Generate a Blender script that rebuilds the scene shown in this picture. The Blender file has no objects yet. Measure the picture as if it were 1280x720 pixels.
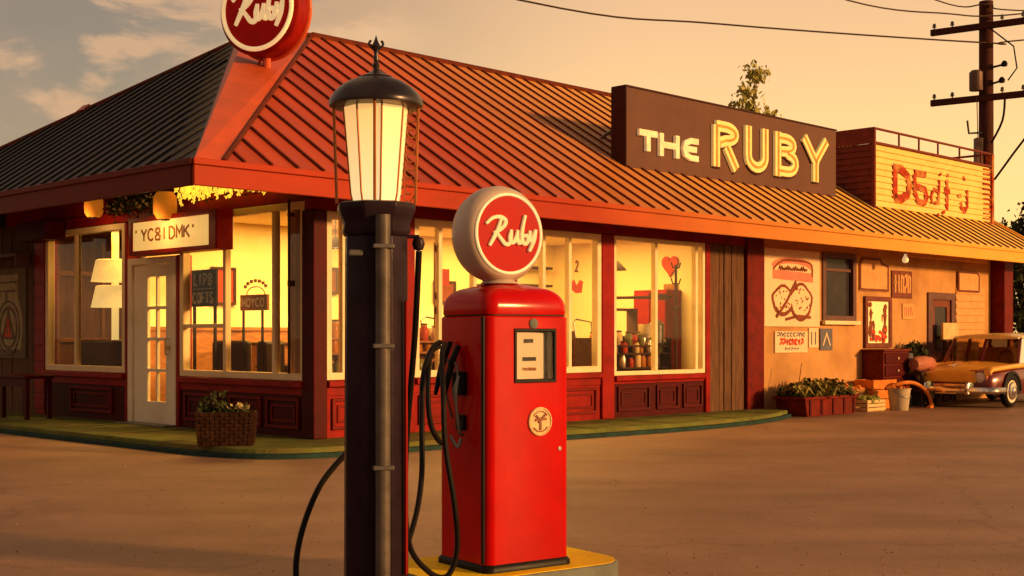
import bpy, bmesh, math, random
from mathutils import Vector, Matrix
rnd = random.Random(7)
S = bpy.context.scene
COL = S.collection
PI = math.pi
rad = math.radians

# ------------------------------------------------------------------ materials
def mat(name, col, rough=.6, metal=0., var=.25, scale=6., bump=.0, bscale=40., emit=None, estr=0., stretch=(1, 1, 1), dirt=None, dirt_amt=.5, coat=0., spec=.09, fade=None):
    m = bpy.data.materials.new(name); m.use_nodes = True
    nt = m.node_tree; N = nt.nodes; K = nt.links
    b = N['Principled BSDF']
    tc = N.new('ShaderNodeTexCoord'); mp = N.new('ShaderNodeMapping'); mp.inputs['Scale'].default_value = stretch
    K.new(tc.outputs['Object'], mp.inputs['Vector'])
    nz = N.new('ShaderNodeTexNoise'); nz.inputs['Scale'].default_value = scale; nz.inputs['Detail'].default_value = 6; nz.inputs['Roughness'].default_value = .62
    K.new(mp.outputs[0], nz.inputs['Vector'])
    rp = N.new('ShaderNodeValToRGB')
    lo = [c * (1 - var) for c in col]; hi = [min(1, c * (1 + var)) for c in col]
    rp.color_ramp.elements[0].position = .3; rp.color_ramp.elements[0].color = (*lo, 1)
    rp.color_ramp.elements[1].position = .7; rp.color_ramp.elements[1].color = (*hi, 1)
    K.new(nz.outputs['Fac'], rp.inputs[0])
    out = rp.outputs[0]
    if dirt:
        n2 = N.new('ShaderNodeTexNoise'); n2.inputs['Scale'].default_value = scale * .35; n2.inputs['Detail'].default_value = 8
        K.new(mp.outputs[0], n2.inputs['Vector'])
        r2 = N.new('ShaderNodeValToRGB'); r2.color_ramp.elements[0].position = .48; r2.color_ramp.elements[0].color = (0, 0, 0, 1)
        r2.color_ramp.elements[1].position = .72; r2.color_ramp.elements[1].color = (dirt_amt,) * 3 + (1,)
        K.new(n2.outputs['Fac'], r2.inputs[0])
        mx = N.new('ShaderNodeMix'); mx.data_type = 'RGBA'
        K.new(r2.outputs[0], mx.inputs[0]); K.new(out, mx.inputs[6]); mx.inputs[7].default_value = (*dirt, 1)
        out = mx.outputs[2]
    if fade:            # golden sunlit haze painted into the colour along the building's length
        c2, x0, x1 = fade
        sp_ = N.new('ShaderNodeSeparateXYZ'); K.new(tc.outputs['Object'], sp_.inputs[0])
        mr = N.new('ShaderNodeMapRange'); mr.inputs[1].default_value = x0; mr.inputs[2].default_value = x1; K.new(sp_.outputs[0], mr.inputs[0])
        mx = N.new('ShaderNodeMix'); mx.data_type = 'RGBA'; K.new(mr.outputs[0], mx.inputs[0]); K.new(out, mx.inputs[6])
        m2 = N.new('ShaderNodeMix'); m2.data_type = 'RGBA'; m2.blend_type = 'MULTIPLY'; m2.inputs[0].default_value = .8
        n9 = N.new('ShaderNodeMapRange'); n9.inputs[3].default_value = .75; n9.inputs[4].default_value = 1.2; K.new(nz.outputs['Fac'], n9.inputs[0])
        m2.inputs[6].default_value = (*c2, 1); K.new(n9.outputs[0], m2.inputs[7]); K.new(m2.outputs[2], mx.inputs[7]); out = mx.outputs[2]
    K.new(out, b.inputs['Base Color'])
    b.inputs['Specular IOR Level'].default_value = .5 if (coat or metal > .5) else spec
    rr = N.new('ShaderNodeMapRange'); dr = min(.12, .35 * rough); rr.inputs[3].default_value = max(.02, rough - dr); rr.inputs[4].default_value = min(1, rough + dr)
    K.new(nz.outputs['Fac'], rr.inputs[0]); K.new(rr.outputs[0], b.inputs['Roughness'])
    b.inputs['Metallic'].default_value = metal
    if coat: b.inputs['Coat Weight'].default_value = coat; b.inputs['Coat Roughness'].default_value = .08
    if bump:
        n3 = N.new('ShaderNodeTexNoise'); n3.inputs['Scale'].default_value = bscale; n3.inputs['Detail'].default_value = 5
        K.new(mp.outputs[0], n3.inputs['Vector'])
        bp = N.new('ShaderNodeBump'); bp.inputs['Strength'].default_value = bump; bp.inputs['Distance'].default_value = .02
        K.new(n3.outputs['Fac'], bp.inputs['Height']); K.new(bp.outputs[0], b.inputs['Normal'])
    if emit:
        b.inputs['Emission Color'].default_value = (*emit, 1); b.inputs['Emission Strength'].default_value = estr
    return m

def glass_mat(name, tint=(.95, .93, .88), ior=1.35, rough=.02):
    m = bpy.data.materials.new(name); m.use_nodes = True
    nt = m.node_tree; N = nt.nodes; K = nt.links; N.clear()
    o = N.new('ShaderNodeOutputMaterial'); t = N.new('ShaderNodeBsdfTransparent'); g = N.new('ShaderNodeBsdfGlossy'); f = N.new('ShaderNodeFresnel'); mx = N.new('ShaderNodeMixShader')
    t.inputs[0].default_value = (*tint, 1); g.inputs['Roughness'].default_value = rough; f.inputs['IOR'].default_value = ior
    nz = N.new('ShaderNodeTexNoise'); nz.inputs['Scale'].default_value = 1.3
    bp = N.new('ShaderNodeBump'); bp.inputs['Strength'].default_value = .03; K.new(nz.outputs['Fac'], bp.inputs['Height']); K.new(bp.outputs[0], g.inputs['Normal'])
    K.new(f.outputs[0], mx.inputs[0]); K.new(t.outputs[0], mx.inputs[1]); K.new(g.outputs[0], mx.inputs[2]); K.new(mx.outputs[0], o.inputs[0])
    return m

M = {}
def dm(k, *a, **kw): M[k] = mat(k, *a, **kw)
dm('roof', (.43, .056, .011), rough=.42, metal=.0, var=.22, scale=2.0, stretch=(2.6, .16, .16), dirt=(.26, .03, .008), dirt_amt=.65, fade=((1.0, .66, .14), 2.5, 15.), spec=.42)  # fade: golden sunlit haze painted along the roof
dm('roof_shaded', (.020, .016, .016), rough=.5, metal=.0, var=.3, scale=2.5, spec=.3)  # roof colour taken near black to imitate shade on the porch slope
dm('roof_seam', (.12, .022, .008), rough=.55, var=.3)
dm('seam_shaded', (.010, .008, .008), rough=.5)  # seams of the porch slope, with its shade put into the colour
dm('hip_metal', (.55, .085, .022), rough=.42, metal=.0, var=.2, scale=3, spec=.4)
dm('fascia', (.36, .036, .011), rough=.55, var=.15, scale=3, stretch=(.5, 1, 1), fade=((.80, .40, .065), 3.5, 14.))  # fade: golden sunlit haze painted along the fascia
dm('fascia_shaded', (.13, .018, .011), rough=.55, var=.15, scale=3)  # fascia paint darkened to imitate shade along the porch side
dm('soffit', (.10, .025, .015), rough=.8, var=.3)
dm('redwood', (.26, .008, .004), rough=.45, var=.25, scale=5, bump=.1, dirt=(.09, .004, .003), dirt_amt=.5)
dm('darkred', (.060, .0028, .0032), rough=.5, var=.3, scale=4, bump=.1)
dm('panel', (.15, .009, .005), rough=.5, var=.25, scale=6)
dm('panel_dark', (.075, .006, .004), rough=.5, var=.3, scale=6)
dm('post_shaded', (.13, .008, .005), rough=.55, var=.35, scale=5, bump=.15)  # post red darkened, with the shade of the recess put into the colour
dm('cream', (.84, .66, .40), rough=.5, var=.06, scale=5, dirt=(.6, .40, .2), dirt_amt=.35)
dm('door_white', (.86, .76, .58), rough=.5, var=.06, scale=4, dirt=(.6, .45, .26), dirt_amt=.35)
dm('plank', (.125, .062, .034), rough=.8, var=.45, scale=5, stretch=(6, 6, .5), bump=.5, bscale=12)  # plank brown deepened to carry the recess's shade
dm('brownwall', (.13, .065, .035), rough=.8, var=.4, scale=5, stretch=(6, 6, .5), bump=.3, bscale=12)
dm('tanwall', (.53, .28, .10), rough=.85, var=.14, scale=2.5, bump=.25, bscale=18, dirt=(.30, .14, .05), dirt_amt=.8)
dm('tansiding', (.62, .32, .12), rough=.7, var=.15, scale=5)
dm('ochre', (.86, .62, .20), rough=.6, var=.08, scale=4, dirt=(.7, .42, .10), dirt_amt=.5)
dm('boxside', (.17, .035, .025), rough=.6, var=.25)
dm('interior_cream', (.88, .74, .42), rough=.8, var=.05, scale=1.5)
dm('interior_brown', (.16, .07, .03), rough=.6, var=.4, scale=3, stretch=(3, 3, .4))
dm('interior_floor', (.22, .11, .05), rough=.4, var=.3, scale=4)
dm('signface', (.125, .062, .047), rough=.65, var=.14, scale=1.6, dirt=(.15, .075, .048), dirt_amt=.6)
dm('signedge', (.05, .016, .014), rough=.6)
dm('letter_yellow', (.85, .62, .20), rough=.5, var=.1, emit=(1, .72, .22), estr=.24)
dm('letter_inline', (.55, .30, .05), rough=.5)
dm('letter_cream', (.85, .66, .38), rough=.4, emit=(1, .68, .32), estr=.25)
dm('letter_red', (.34, .035, .010), rough=.7, var=.5, scale=7, dirt=(.75, .45, .13), dirt_amt=.75)
dm('sign_cream', (.8, .56, .22), rough=.5, var=.08, emit=(1, .60, .16), estr=.62)
dm('ink', (.42, .15, .03), rough=.6)
dm('black', (.012, .010, .010), rough=.4, var=.3)
dm('rubber', (.010, .008, .008), rough=.35, var=.3)
dm('pump_red', (.46, .0030, .0020), rough=.16, var=.14, scale=4, spec=.17, bump=.03, bscale=5, dirt=(.22, .006, .004), dirt_amt=.6)
dm('disc_red', (.36, .003, .003), rough=.5, var=.2, scale=3, emit=(.8, .01, .005), estr=.06, spec=.1)
dm('globe_shell', (.50, .41, .35), rough=.3, var=.12, scale=4, dirt=(.3, .22, .18), spec=.4)
dm('neon_cream', (.86, .68, .42), rough=.4, emit=(1, .70, .32), estr=.5)
dm('dial', (.72, .66, .58), rough=.35, var=.06)
dm('brass', (.72, .52, .28), rough=.35, var=.3, scale=60)
dm('emblem_ink', (.28, .11, .07), rough=.5)
dm('chrome', (.75, .70, .66), rough=.16, metal=1., var=.1)
dm('steel', (.17, .16, .15), rough=.4, metal=.6, var=.25)
dm('lamp_iron', (.022, .013, .022), rough=.36, metal=.2, var=.35, scale=5, bump=.08, dirt=(.05, .03, .04))
dm('lamp_cap', (.035, .028, .034), rough=.3, metal=.6, var=.3)
dm('lamp_glass', (.8, .56, .28), rough=.3, var=.06, scale=1.5, emit=(1, .66, .25), estr=.84)
dm('lamp_frame', (.34, .12, .04), rough=.5, metal=.2)
dm('conduit', (.10, .085, .075), rough=.45, metal=.2, var=.35, scale=8)
dm('island_yellow', (.95, .62, .012), rough=.7, var=.10, scale=6, bump=.15, dirt=(.60, .34, .02), dirt_amt=.5)
dm('island_teal', (.15, .17, .155), rough=.7, var=.3)
dm('apron_green', (.125, .14, .034), rough=.85, var=.38, scale=3.5, bump=.5, bscale=50, dirt=(.20, .12, .045), dirt_amt=.75)
dm('kerb_teal', (.018, .045, .040), rough=.7, var=.4, scale=5)
dm('basket_wood', (.036, .014, .007), rough=.85, var=.5, scale=9, bump=.6, bscale=60)
dm('leaf_dark', (.035, .042, .014), rough=.6, var=.6, scale=9)
dm('leaf_mid', (.085, .095, .025), rough=.6, var=.6, scale=9)
dm('leaf_pale', (.42, .38, .10), rough=.6, var=.4, scale=5)
dm('leaf_gold', (.30, .24, .06), rough=.6, var=.5, scale=5)
dm('grit', (.24, .15, .09), rough=.9, var=.5, scale=3)
dm('soil', (.05, .03, .02), rough=.95)
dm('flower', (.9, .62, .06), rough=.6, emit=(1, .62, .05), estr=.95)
dm('garland_bloom', (.35, .27, .12), rough=.7, var=.5, scale=20)
dm('lantern_paper', (.62, .22, .03), rough=.7, var=.2, emit=(1, .28, .015), estr=.26)
dm('bark', (.09, .05, .03), rough=.9, var=.4, scale=12, stretch=(3, 3, .6), bump=.5)
dm('pole_wood', (.065, .022, .016), rough=.85, var=.35, scale=9, stretch=(4, 4, .3), bump=.4)
dm('wire', (.06, .03, .02), rough=.6)
dm('canister', (.13, .085, .07), rough=.5, metal=.3)
dm('poster_cream', (.80, .56, .34), rough=.6, var=.06)
dm('poster_pink', (.62, .20, .13), rough=.6, var=.15)
dm('poster_brown', (.20, .05, .02), rough=.6, var=.3)
dm('poster_red', (.55, .06, .03), rough=.6, var=.2)
dm('poster_olive', (.16, .12, .07), rough=.8, var=.25)
dm('poster_bottle', (.36, .28, .15), rough=.7, var=.25)
dm('greyblue', (.13, .12, .14), rough=.5, var=.2)
dm('darkglass', (.035, .030, .036), rough=.12, var=.4, scale=2)
dm('frame_brown', (.17, .05, .03), rough=.6, var=.25)
dm('frame_mauve', (.14, .07, .06), rough=.6, var=.2)
dm('tub_red', (.15, .012, .006), rough=.7, var=.4, scale=7, dirt=(.07, .02, .01))
dm('bucket_white', (.46, .36, .24), rough=.5, var=.15)
dm('crate_wood', (.34, .17, .06), rough=.8, var=.35, scale=8, stretch=(1, 4, 4))
dm('crate_pale', (.66, .44, .2), rough=.7, var=.2)
dm('veg_green', (.20, .20, .04), rough=.6, var=.5, scale=14)
dm('veg_orange', (.62, .19, .03), rough=.5, var=.25)
dm('car_maroon', (.14, .014, .010), rough=.25, metal=.2, var=.15, coat=.5)
dm('car_orange', (.90, .42, .045), rough=.25, metal=.0, var=.12, coat=.4)
dm('car_pink', (.42, .15, .09), rough=.4, var=.15)
dm('car_cream', (.88, .62, .20), rough=.3, var=.1, coat=.3)
dm('car_seat', (.45, .22, .08), rough=.7, var=.2)
dm('cabinet_red', (.13, .018, .010), rough=.5, var=.3)
dm('leather', (.03, .017, .012), rough=.4, var=.4)
dm('wood_mid', (.30, .13, .045), rough=.5, var=.35, scale=6, stretch=(1, 4, 4))
dm('wood_dark', (.055, .025, .014), rough=.5, var=.35, scale=6, stretch=(1, 4, 4))
dm('paper_white', (.8, .7, .5), rough=.7)
dm('chalk', (.7, .64, .55), rough=.9)
dm('blackboard', (.02, .022, .024), rough=.8, var=.4, scale=6)
dm('shade', (.80, .52, .2), rough=.6, emit=(1, .64, .17), estr=.72)
dm('jar_amber', (.40, .15, .02), rough=.15, var=.2)
dm('jar_green', (.14, .14, .04), rough=.15, var=.2)
dm('jar_red', (.40, .04, .015), rough=.15, var=.2)
dm('jar_pale', (.62, .45, .22), rough=.2, var=.2)
dm('tin', (.5, .42, .33), rough=.3, metal=.7)
dm('curtain', (.62, .40, .20), rough=.9, var=.1)
M['glass'] = glass_mat('window_glass', (.97, .94, .88), 1.5)
M['carglass'] = glass_mat('car_glass', (.8, .68, .5), 1.5)

def glow_gradient(m, z0, z1, lo, hi):        # lit from a bulb near the foot of the glass
    nt = m.node_tree; N = nt.nodes; K = nt.links; tc = N.new('ShaderNodeTexCoord'); sp = N.new('ShaderNodeSeparateXYZ'); K.new(tc.outputs['Object'], sp.inputs[0])
    mr = N.new('ShaderNodeMapRange'); mr.inputs[1].default_value = z0; mr.inputs[2].default_value = z1; K.new(sp.outputs[2], mr.inputs[0])
    mx = N.new('ShaderNodeMix'); mx.data_type = 'RGBA'; mx.inputs[6].default_value = (*lo, 1); mx.inputs[7].default_value = (*hi, 1); K.new(mr.outputs[0], mx.inputs[0])
    K.new(mx.outputs[2], N['Principled BSDF'].inputs['Emission Color'])
glow_gradient(M['lamp_glass'], 1.86, 2.28, (1, .76, .36), (.92, .50, .15))
glow_gradient(M['shade'], 1.6, 2.5, (1, .70, .22), (.95, .56, .13))
# ground: dusty brown tarmac with long soft streaks, worn patches, cracks and grit
def ground_mat():
    m = mat('dusty_asphalt', (.30, .148, .092), rough=.56, var=.12, scale=.5, spec=.38)
    nt = m.node_tree; N = nt.nodes; K = nt.links; b = N['Principled BSDF']
    tc = N.new('ShaderNodeTexCoord')
    def noise(sc, st, det=8, rot=.62, rg=.6):
        mp = N.new('ShaderNodeMapping'); mp.inputs['Scale'].default_value = st; mp.inputs['Rotation'].default_value = (0, 0, rot)
        K.new(tc.outputs['Object'], mp.inputs[0])
        n = N.new('ShaderNodeTexNoise'); n.inputs['Scale'].default_value = sc; n.inputs['Detail'].default_value = det; n.inputs['Roughness'].default_value = rg
        K.new(mp.outputs[0], n.inputs['Vector']); return n.outputs['Fac']
    def ramp(f, p0, c0, p1, c1):
        r = N.new('ShaderNodeValToRGB'); e = r.color_ramp.elements
        e[0].position = p0; e[0].color = (*c0, 1); e[1].position = p1; e[1].color = (*c1, 1); K.new(f, r.inputs[0]); return r.outputs[0]
    def mul(a, c, f=1.):
        x = N.new('ShaderNodeMix'); x.data_type = 'RGBA'; x.blend_type = 'MULTIPLY'; x.inputs[0].default_value = f
        K.new(a, x.inputs[6]); K.new(c, x.inputs[7]); return x.outputs[2]
    base = ramp(noise(.55, (.25, 1, 1), rot=.1), .3, (.305, .178, .106), .7, (.44, .252, .150))
    streak = ramp(noise(1.5, (.3, 1.3, 1), rot=.25), .34, (.82, .79, .77), .62, (1, 1, 1))
    blot = ramp(noise(.9, (1, 1, 1)), .36, (.72, .68, .66), .58, (1, 1, 1))
    grit = ramp(noise(95, (1, 1, 1), 3), .3, (.66, .66, .66), .72, (1.12, 1.1, 1.08))
    c = mul(mul(mul(base, streak, .8), blot, .7), grit, .8)
    oil = ramp(noise(.33, (1, 1, 1), 10, .2, .7), .60, (1, 1, 1), .70, (.68, .64, .62)); c = mul(c, oil, .7)
    mid = ramp(noise(14, (1, 1, 1), 4), .35, (.86, .85, .84), .65, (1.04, 1.04, 1.03)); c = mul(c, mid, .7)
    vo = N.new('ShaderNodeTexVoronoi'); vo.feature = 'DISTANCE_TO_EDGE'; vo.inputs['Scale'].default_value = .36
    mp = N.new('ShaderNodeMapping'); K.new(tc.outputs['Object'], mp.inputs[0])
    wn = N.new('ShaderNodeTexNoise'); wn.inputs['Scale'].default_value = 1.6; wn.inputs['Detail'].default_value = 5
    K.new(mp.outputs[0], wn.inputs['Vector'])
    ad = N.new('ShaderNodeMix'); ad.data_type = 'RGBA'; ad.inputs[0].default_value = .42
    K.new(mp.outputs[0], ad.inputs[6]); K.new(wn.outputs['Color'], ad.inputs[7]); K.new(ad.outputs[2], vo.inputs['Vector'])
    crack = ramp(vo.outputs['Distance'], 0., (.55, .5, .48), .008, (1, 1, 1))
    c = mul(c, crack, .45)
    K.new(c, b.inputs['Base Color'])
    h1 = noise(60, (1, 1, 1), 6)
    bp = N.new('ShaderNodeBump'); bp.inputs['Strength'].default_value = .4; bp.inputs['Distance'].default_value = .012
    K.new(h1, bp.inputs['Height']); K.new(bp.outputs[0], b.inputs['Normal'])
    return m
M['ground'] = ground_mat()

# ------------------------------------------------------------------ mesh builder
class MB:
    def __init__(self, xf=None): self.v = []; self.f = []; self.mi = []; self.xf = xf; self.cur = 0
    def add(self, vs, fs):
        o = len(self.v); self.v += [tuple(self.xf(p)) if self.xf else tuple(p) for p in vs]
        for q in fs: self.f.append([i + o for i in q]); self.mi.append(self.cur)
        return self
    def box(self, x0, x1, y0, y1, z0, z1):
        return self.add([(x0, y0, z0), (x1, y0, z0), (x1, y1, z0), (x0, y1, z0), (x0, y0, z1), (x1, y0, z1), (x1, y1, z1), (x0, y1, z1)],
                        [(0, 3, 2, 1), (4, 5, 6, 7), (0, 1, 5, 4), (1, 2, 6, 5), (2, 3, 7, 6), (3, 0, 4, 7)])
    def tube(self, pts, r, n=8, caps=True):
        P = [Vector(p) for p in pts]; rs = r if isinstance(r, (list, tuple)) else [r] * len(P)
        t0 = (P[1] - P[0]).normalized(); u = t0.orthogonal().normalized(); vs = []
        for i, p in enumerate(P):
            t = (P[min(i + 1, len(P) - 1)] - P[max(i - 1, 0)]).normalized()
            u = (u - t * u.dot(t)).normalized(); w = t.cross(u)
            for k in range(n):
                a = 2 * PI * k / n; vs.append(p + (u * math.cos(a) + w * math.sin(a)) * rs[i])
        fs = [(i * n + k, i * n + (k + 1) % n, (i + 1) * n + (k + 1) % n, (i + 1) * n + k) for i in range(len(P) - 1) for k in range(n)]
        if caps: fs += [tuple(range(n))[::-1], tuple(range((len(P) - 1) * n, len(P) * n))]
        return self.add(vs, fs)
    def lathe(self, prof, n=24, c=(0, 0, 0), axis='z', rot=0):
        vs = []
        for r, z in prof:
            for k in range(n):
                a = 2 * PI * k / n + rot; x, y = r * math.cos(a), r * math.sin(a)
                vs.append((c[0] + x, c[1] + y, c[2] + z) if axis == 'z' else (c[0] + x, c[1] - z, c[2] + y) if axis == 'y' else (c[0] + z, c[1] + x, c[2] + y))
        m = len(prof)
        fs = [(i * n + k, i * n + (k + 1) % n, (i + 1) * n + (k + 1) % n, (i + 1) * n + k) for i in range(m - 1) for k in range(n)]
        fs += [tuple(range(n))[::-1], tuple(range((m - 1) * n, m * n))]
        return self.add(vs, fs)
    def prism(self, poly, y0, y1):           # polygon in x,z pushed along y
        n = len(poly); vs = [(x, y0, z) for x, z in poly] + [(x, y1, z) for x, z in poly]
        return self.add(vs, [tuple(range(n)), tuple(range(n, 2 * n))[::-1]] + [((k + 1) % n, k, n + k, n + (k + 1) % n) for k in range(n)])
    def flat(self, poly, z0, z1):            # polygon in x,y pushed along z
        n = len(poly); vs = [(x, y, z0) for x, y in poly] + [(x, y, z1) for x, y in poly]
        return self.add(vs, [tuple(range(n))[::-1], tuple(range(n, 2 * n))] + [(k, (k + 1) % n, n + (k + 1) % n, n + k) for k in range(n)])
    def ribbon(self, pts, w, y0, y1):        # flat stroke in x,z with thickness y
        pts = [p for i, p in enumerate(pts) if i == 0 or abs(p[0] - pts[i - 1][0]) + abs(p[1] - pts[i - 1][1]) > 1e-5]
        P = [Vector((p[0], p[1])) for p in pts]; ws = w if isinstance(w, (list, tuple)) else [w] * len(P); Lp = []; Rp = []
        for i, p in enumerate(P):
            d1 = (p - P[i - 1]).normalized() if i else (P[1] - p).normalized()
            d2 = (P[i + 1] - p).normalized() if i < len(P) - 1 else d1
            t = (d1 + d2); t = t.normalized() if t.length > 1e-4 else d2
            nn = Vector((-t.y, t.x)); c = max(.5, nn.dot(Vector((-d2.y, d2.x))))
            Lp.append(p + nn * ws[i] / 2 / c); Rp.append(p - nn * ws[i] / 2 / c)
        n = len(P); vs = [(q.x, y0, q.y) for q in Lp] + [(q.x, y0, q.y) for q in Rp] + [(q.x, y1, q.y) for q in Lp] + [(q.x, y1, q.y) for q in Rp]
        fs = []
        for i in range(n - 1):
            a, b = i, i + 1
            fs += [(a, b, n + b, n + a)[::-1], (2 * n + a, 2 * n + b, 3 * n + b, 3 * n + a), (a, b, 2 * n + b, 2 * n + a), (n + a, n + b, 3 * n + b, 3 * n + a)[::-1]]
        fs += [(0, n, 3 * n, 2 * n), (n - 1, 2 * n - 1, 4 * n - 1, 3 * n - 1)[::-1]]
        return self.add(vs, fs)
    def holed(self, o, i, y0, y1):           # plate with a rectangular hole: (x0,x1,z0,z1)
        a = [(o[0], o[2]), (o[1], o[2]), (o[1], o[3]), (o[0], o[3])]; b = [(i[0], i[2]), (i[1], i[2]), (i[1], i[3]), (i[0], i[3])]
        vs = [(x, y, z) for y in (y0, y1) for x, z in a + b]; fs = []
        for k in range(4):
            j = (k + 1) % 4
            fs += [(k, j, 4 + j, 4 + k), (8 + k, 12 + k, 12 + j, 8 + j), (k, 8 + k, 8 + j, j), (4 + k, 4 + j, 12 + j, 12 + k)]
        return self.add(vs, fs)
    def leaf(self, c, s, up=.3, w=.5):
        d = Vector((rnd.gauss(0, 1), rnd.gauss(0, 1), rnd.gauss(up, 1))).normalized(); e = d.orthogonal().normalized()
        e = Matrix.Rotation(rnd.uniform(0, 2 * PI), 3, d) @ e; c = Vector(c)
        self.add([c - d * s * .5, c + e * s * w * .5, c + d * s * .5, c - e * s * w * .5], [(0, 1, 2, 3)])
    def build(self, name, m, parent=None, smooth=False, bevel=0, seg=2, angle=35):
        me = bpy.data.meshes.new(name); me.from_pydata(self.v, [], self.f)
        for x in (m if isinstance(m, (list, tuple)) else [m]): me.materials.append(M[x] if isinstance(x, str) else x)
        for p, i in zip(me.polygons, self.mi): p.material_index = i
        bm = bmesh.new(); bm.from_mesh(me); bmesh.ops.recalc_face_normals(bm, faces=bm.faces); bm.to_mesh(me); bm.free()
        if smooth:
            for p in me.polygons: p.use_smooth = True
            me.set_sharp_from_angle(angle=rad(angle))
        o = bpy.data.objects.new(name, me); COL.objects.link(o)
        if parent: o.parent = parent
        if bevel:
            b = o.modifiers.new('bevel', 'BEVEL'); b.width = bevel; b.segments = seg; b.limit_method = 'ANGLE'; b.angle_limit = rad(40)
            if seg > 1:
                for p in me.polygons: p.use_smooth = True
                me.set_sharp_from_angle(angle=rad(50))
        return o

def tag(o, label, cat, group=None, kind=None):
    if label: o['label'] = label
    if cat: o['category'] = cat
    if group: o['group'] = group
    if kind: o['kind'] = kind
    return o
def thing(name, loc, rz, label, cat, group=None):
    o = bpy.data.objects.new(name, None); COL.objects.link(o); o.location = loc; o.rotation_euler = (0, 0, rz); o.empty_display_size = .2
    return tag(o, label, cat, group)
def copy_tree(o, loc, rz, label, group=None, parent=None):
    c = o.copy(); COL.objects.link(c); c.parent = parent
    if parent is None:
        c.location = loc; c.rotation_euler = (0, 0, rz); c['label'] = label
        if group: c['group'] = group
    for ch in list(o.children): copy_tree(ch, None, None, None, None, c)
    return c
def arc(cx, cz, rx, rz, a0, a1, n=10):
    return [(cx + rx * math.cos(rad(a0 + (a1 - a0) * i / n)), cz + rz * math.sin(rad(a0 + (a1 - a0) * i / n))) for i in range(n + 1)]
def smooth_path(pts, n=6):
    P = [Vector(p) for p in pts]; out = []
    for i in range(len(P) - 1):
        p0, p1, p2, p3 = P[max(i - 1, 0)], P[i], P[i + 1], P[min(i + 2, len(P) - 1)]
        for k in range(n):
            t = k / n; out.append(.5 * ((2 * p1) + (p2 - p0) * t + (2 * p0 - 5 * p1 + 4 * p2 - p3) * t * t + (3 * p1 - p0 - 3 * p2 + p3) * t ** 3))
    return out + [P[-1]]
def smooth2(pts, n=5):
    return [(p.x, p.y) for p in smooth_path([(a, b, 0) for a, b in pts], n)]

GLY = {  # stroke letters on a unit cell
 'A': [[(0, 0), (.4, 1), (.8, 0)], [(.15, .35), (.65, .35)]], 'B': [[(0, 0), (0, 1), (.5, 1), (.7, .85), (.7, .65), (.5, .52), (0, .52)], [(.5, .52), (.78, .4), (.78, .15), (.55, 0), (0, 0)]],
 'C': [[(.75, .85), (.5, 1), (.2, .95), (0, .7), (0, .3), (.2, .05), (.5, 0), (.75, .15)]], 'D': [[(0, 0), (0, 1), (.4, 1), (.75, .75), (.75, .25), (.4, 0), (0, 0)]],
 'E': [[(.7, 1), (0, 1), (0, 0), (.7, 0)], [(0, .5), (.55, .5)]], 'F': [[(.7, 1), (0, 1), (0, 0)], [(0, .5), (.55, .5)]], 'G': [[(.75, .85), (.4, 1), (0, .7), (0, .3), (.4, 0), (.75, .2), (.75, .5), (.45, .5)]],
 'H': [[(0, 0), (0, 1)], [(.75, 0), (.75, 1)], [(0, .5), (.75, .5)]], 'I': [[(.3, 0), (.3, 1)]], 'J': [[(.7, 1), (.7, .25), (.5, 0), (.2, 0), (0, .25)]], 'K': [[(0, 0), (0, 1)], [(.7, 1), (0, .45)], [(.2, .6), (.75, 0)]],
 'L': [[(0, 1), (0, 0), (.65, 0)]], 'M': [[(0, 0), (0, 1), (.4, .4), (.8, 1), (.8, 0)]], 'N': [[(0, 0), (0, 1), (.75, 0), (.75, 1)]], 'O': [[(.4, 1), (.1, .85), (0, .5), (.1, .15), (.4, 0), (.7, .15), (.8, .5), (.7, .85), (.4, 1)]],
 'P': [[(0, 0), (0, 1), (.5, 1), (.75, .85), (.75, .6), (.5, .45), (0, .45)]], 'R': [[(0, 0), (0, 1), (.5, 1), (.75, .85), (.75, .65), (.5, .5), (0, .5)], [(.4, .5), (.78, 0)]],
 'S': [[(.7, .85), (.45, 1), (.15, .95), (.05, .72), (.35, .52), (.7, .3), (.6, .05), (.3, 0), (.02, .15)]], 'T': [[(0, 1), (.8, 1)], [(.4, 1), (.4, 0)]], 'U': [[(0, 1), (0, .25), (.2, 0), (.55, 0), (.75, .25), (.75, 1)]],
 'V': [[(0, 1), (.4, 0), (.8, 1)]], 'W': [[(0, 1), (.2, 0), (.4, .7), (.6, 0), (.8, 1)]], 'X': [[(0, 0), (.75, 1)], [(0, 1), (.75, 0)]], 'Y': [[(0, 1), (.4, .5), (.8, 1)], [(.4, .5), (.4, 0)]],
 '1': [[(.1, .75), (.35, 1), (.35, 0)]], '8': [[(.4, .52), (.1, .7), (.15, .95), (.4, 1), (.65, .95), (.7, .7), (.4, .52), (.05, .3), (.1, .05), (.4, 0), (.7, .05), (.75, .3), (.4, .52)]], '2': [[(.05, .8), (.3, 1), (.65, .9), (.65, .65), (0, 0), (.75, 0)]],
 '.': [[(.2, 0), (.2, .12)]], "'": [[(.25, 1), (.2, .75)]], ' ': [], '&': [[(.8, 0), (.1, .75), (.3, 1), (.5, .8), (.05, .3), (.25, 0), (.75, .4)]],
}
def write(mb, s, x, z, h, w, sw, y0, y1, gap=.25):
    cw = w / (len(s) - .2 * 1)
    for i, ch in enumerate(s):
        for st in GLY[ch]: mb.ribbon([(x + i * cw + px * cw * (1 - gap) / .8, z + pz * h) for px, pz in st], sw, y0, y1)
    return mb

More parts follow.
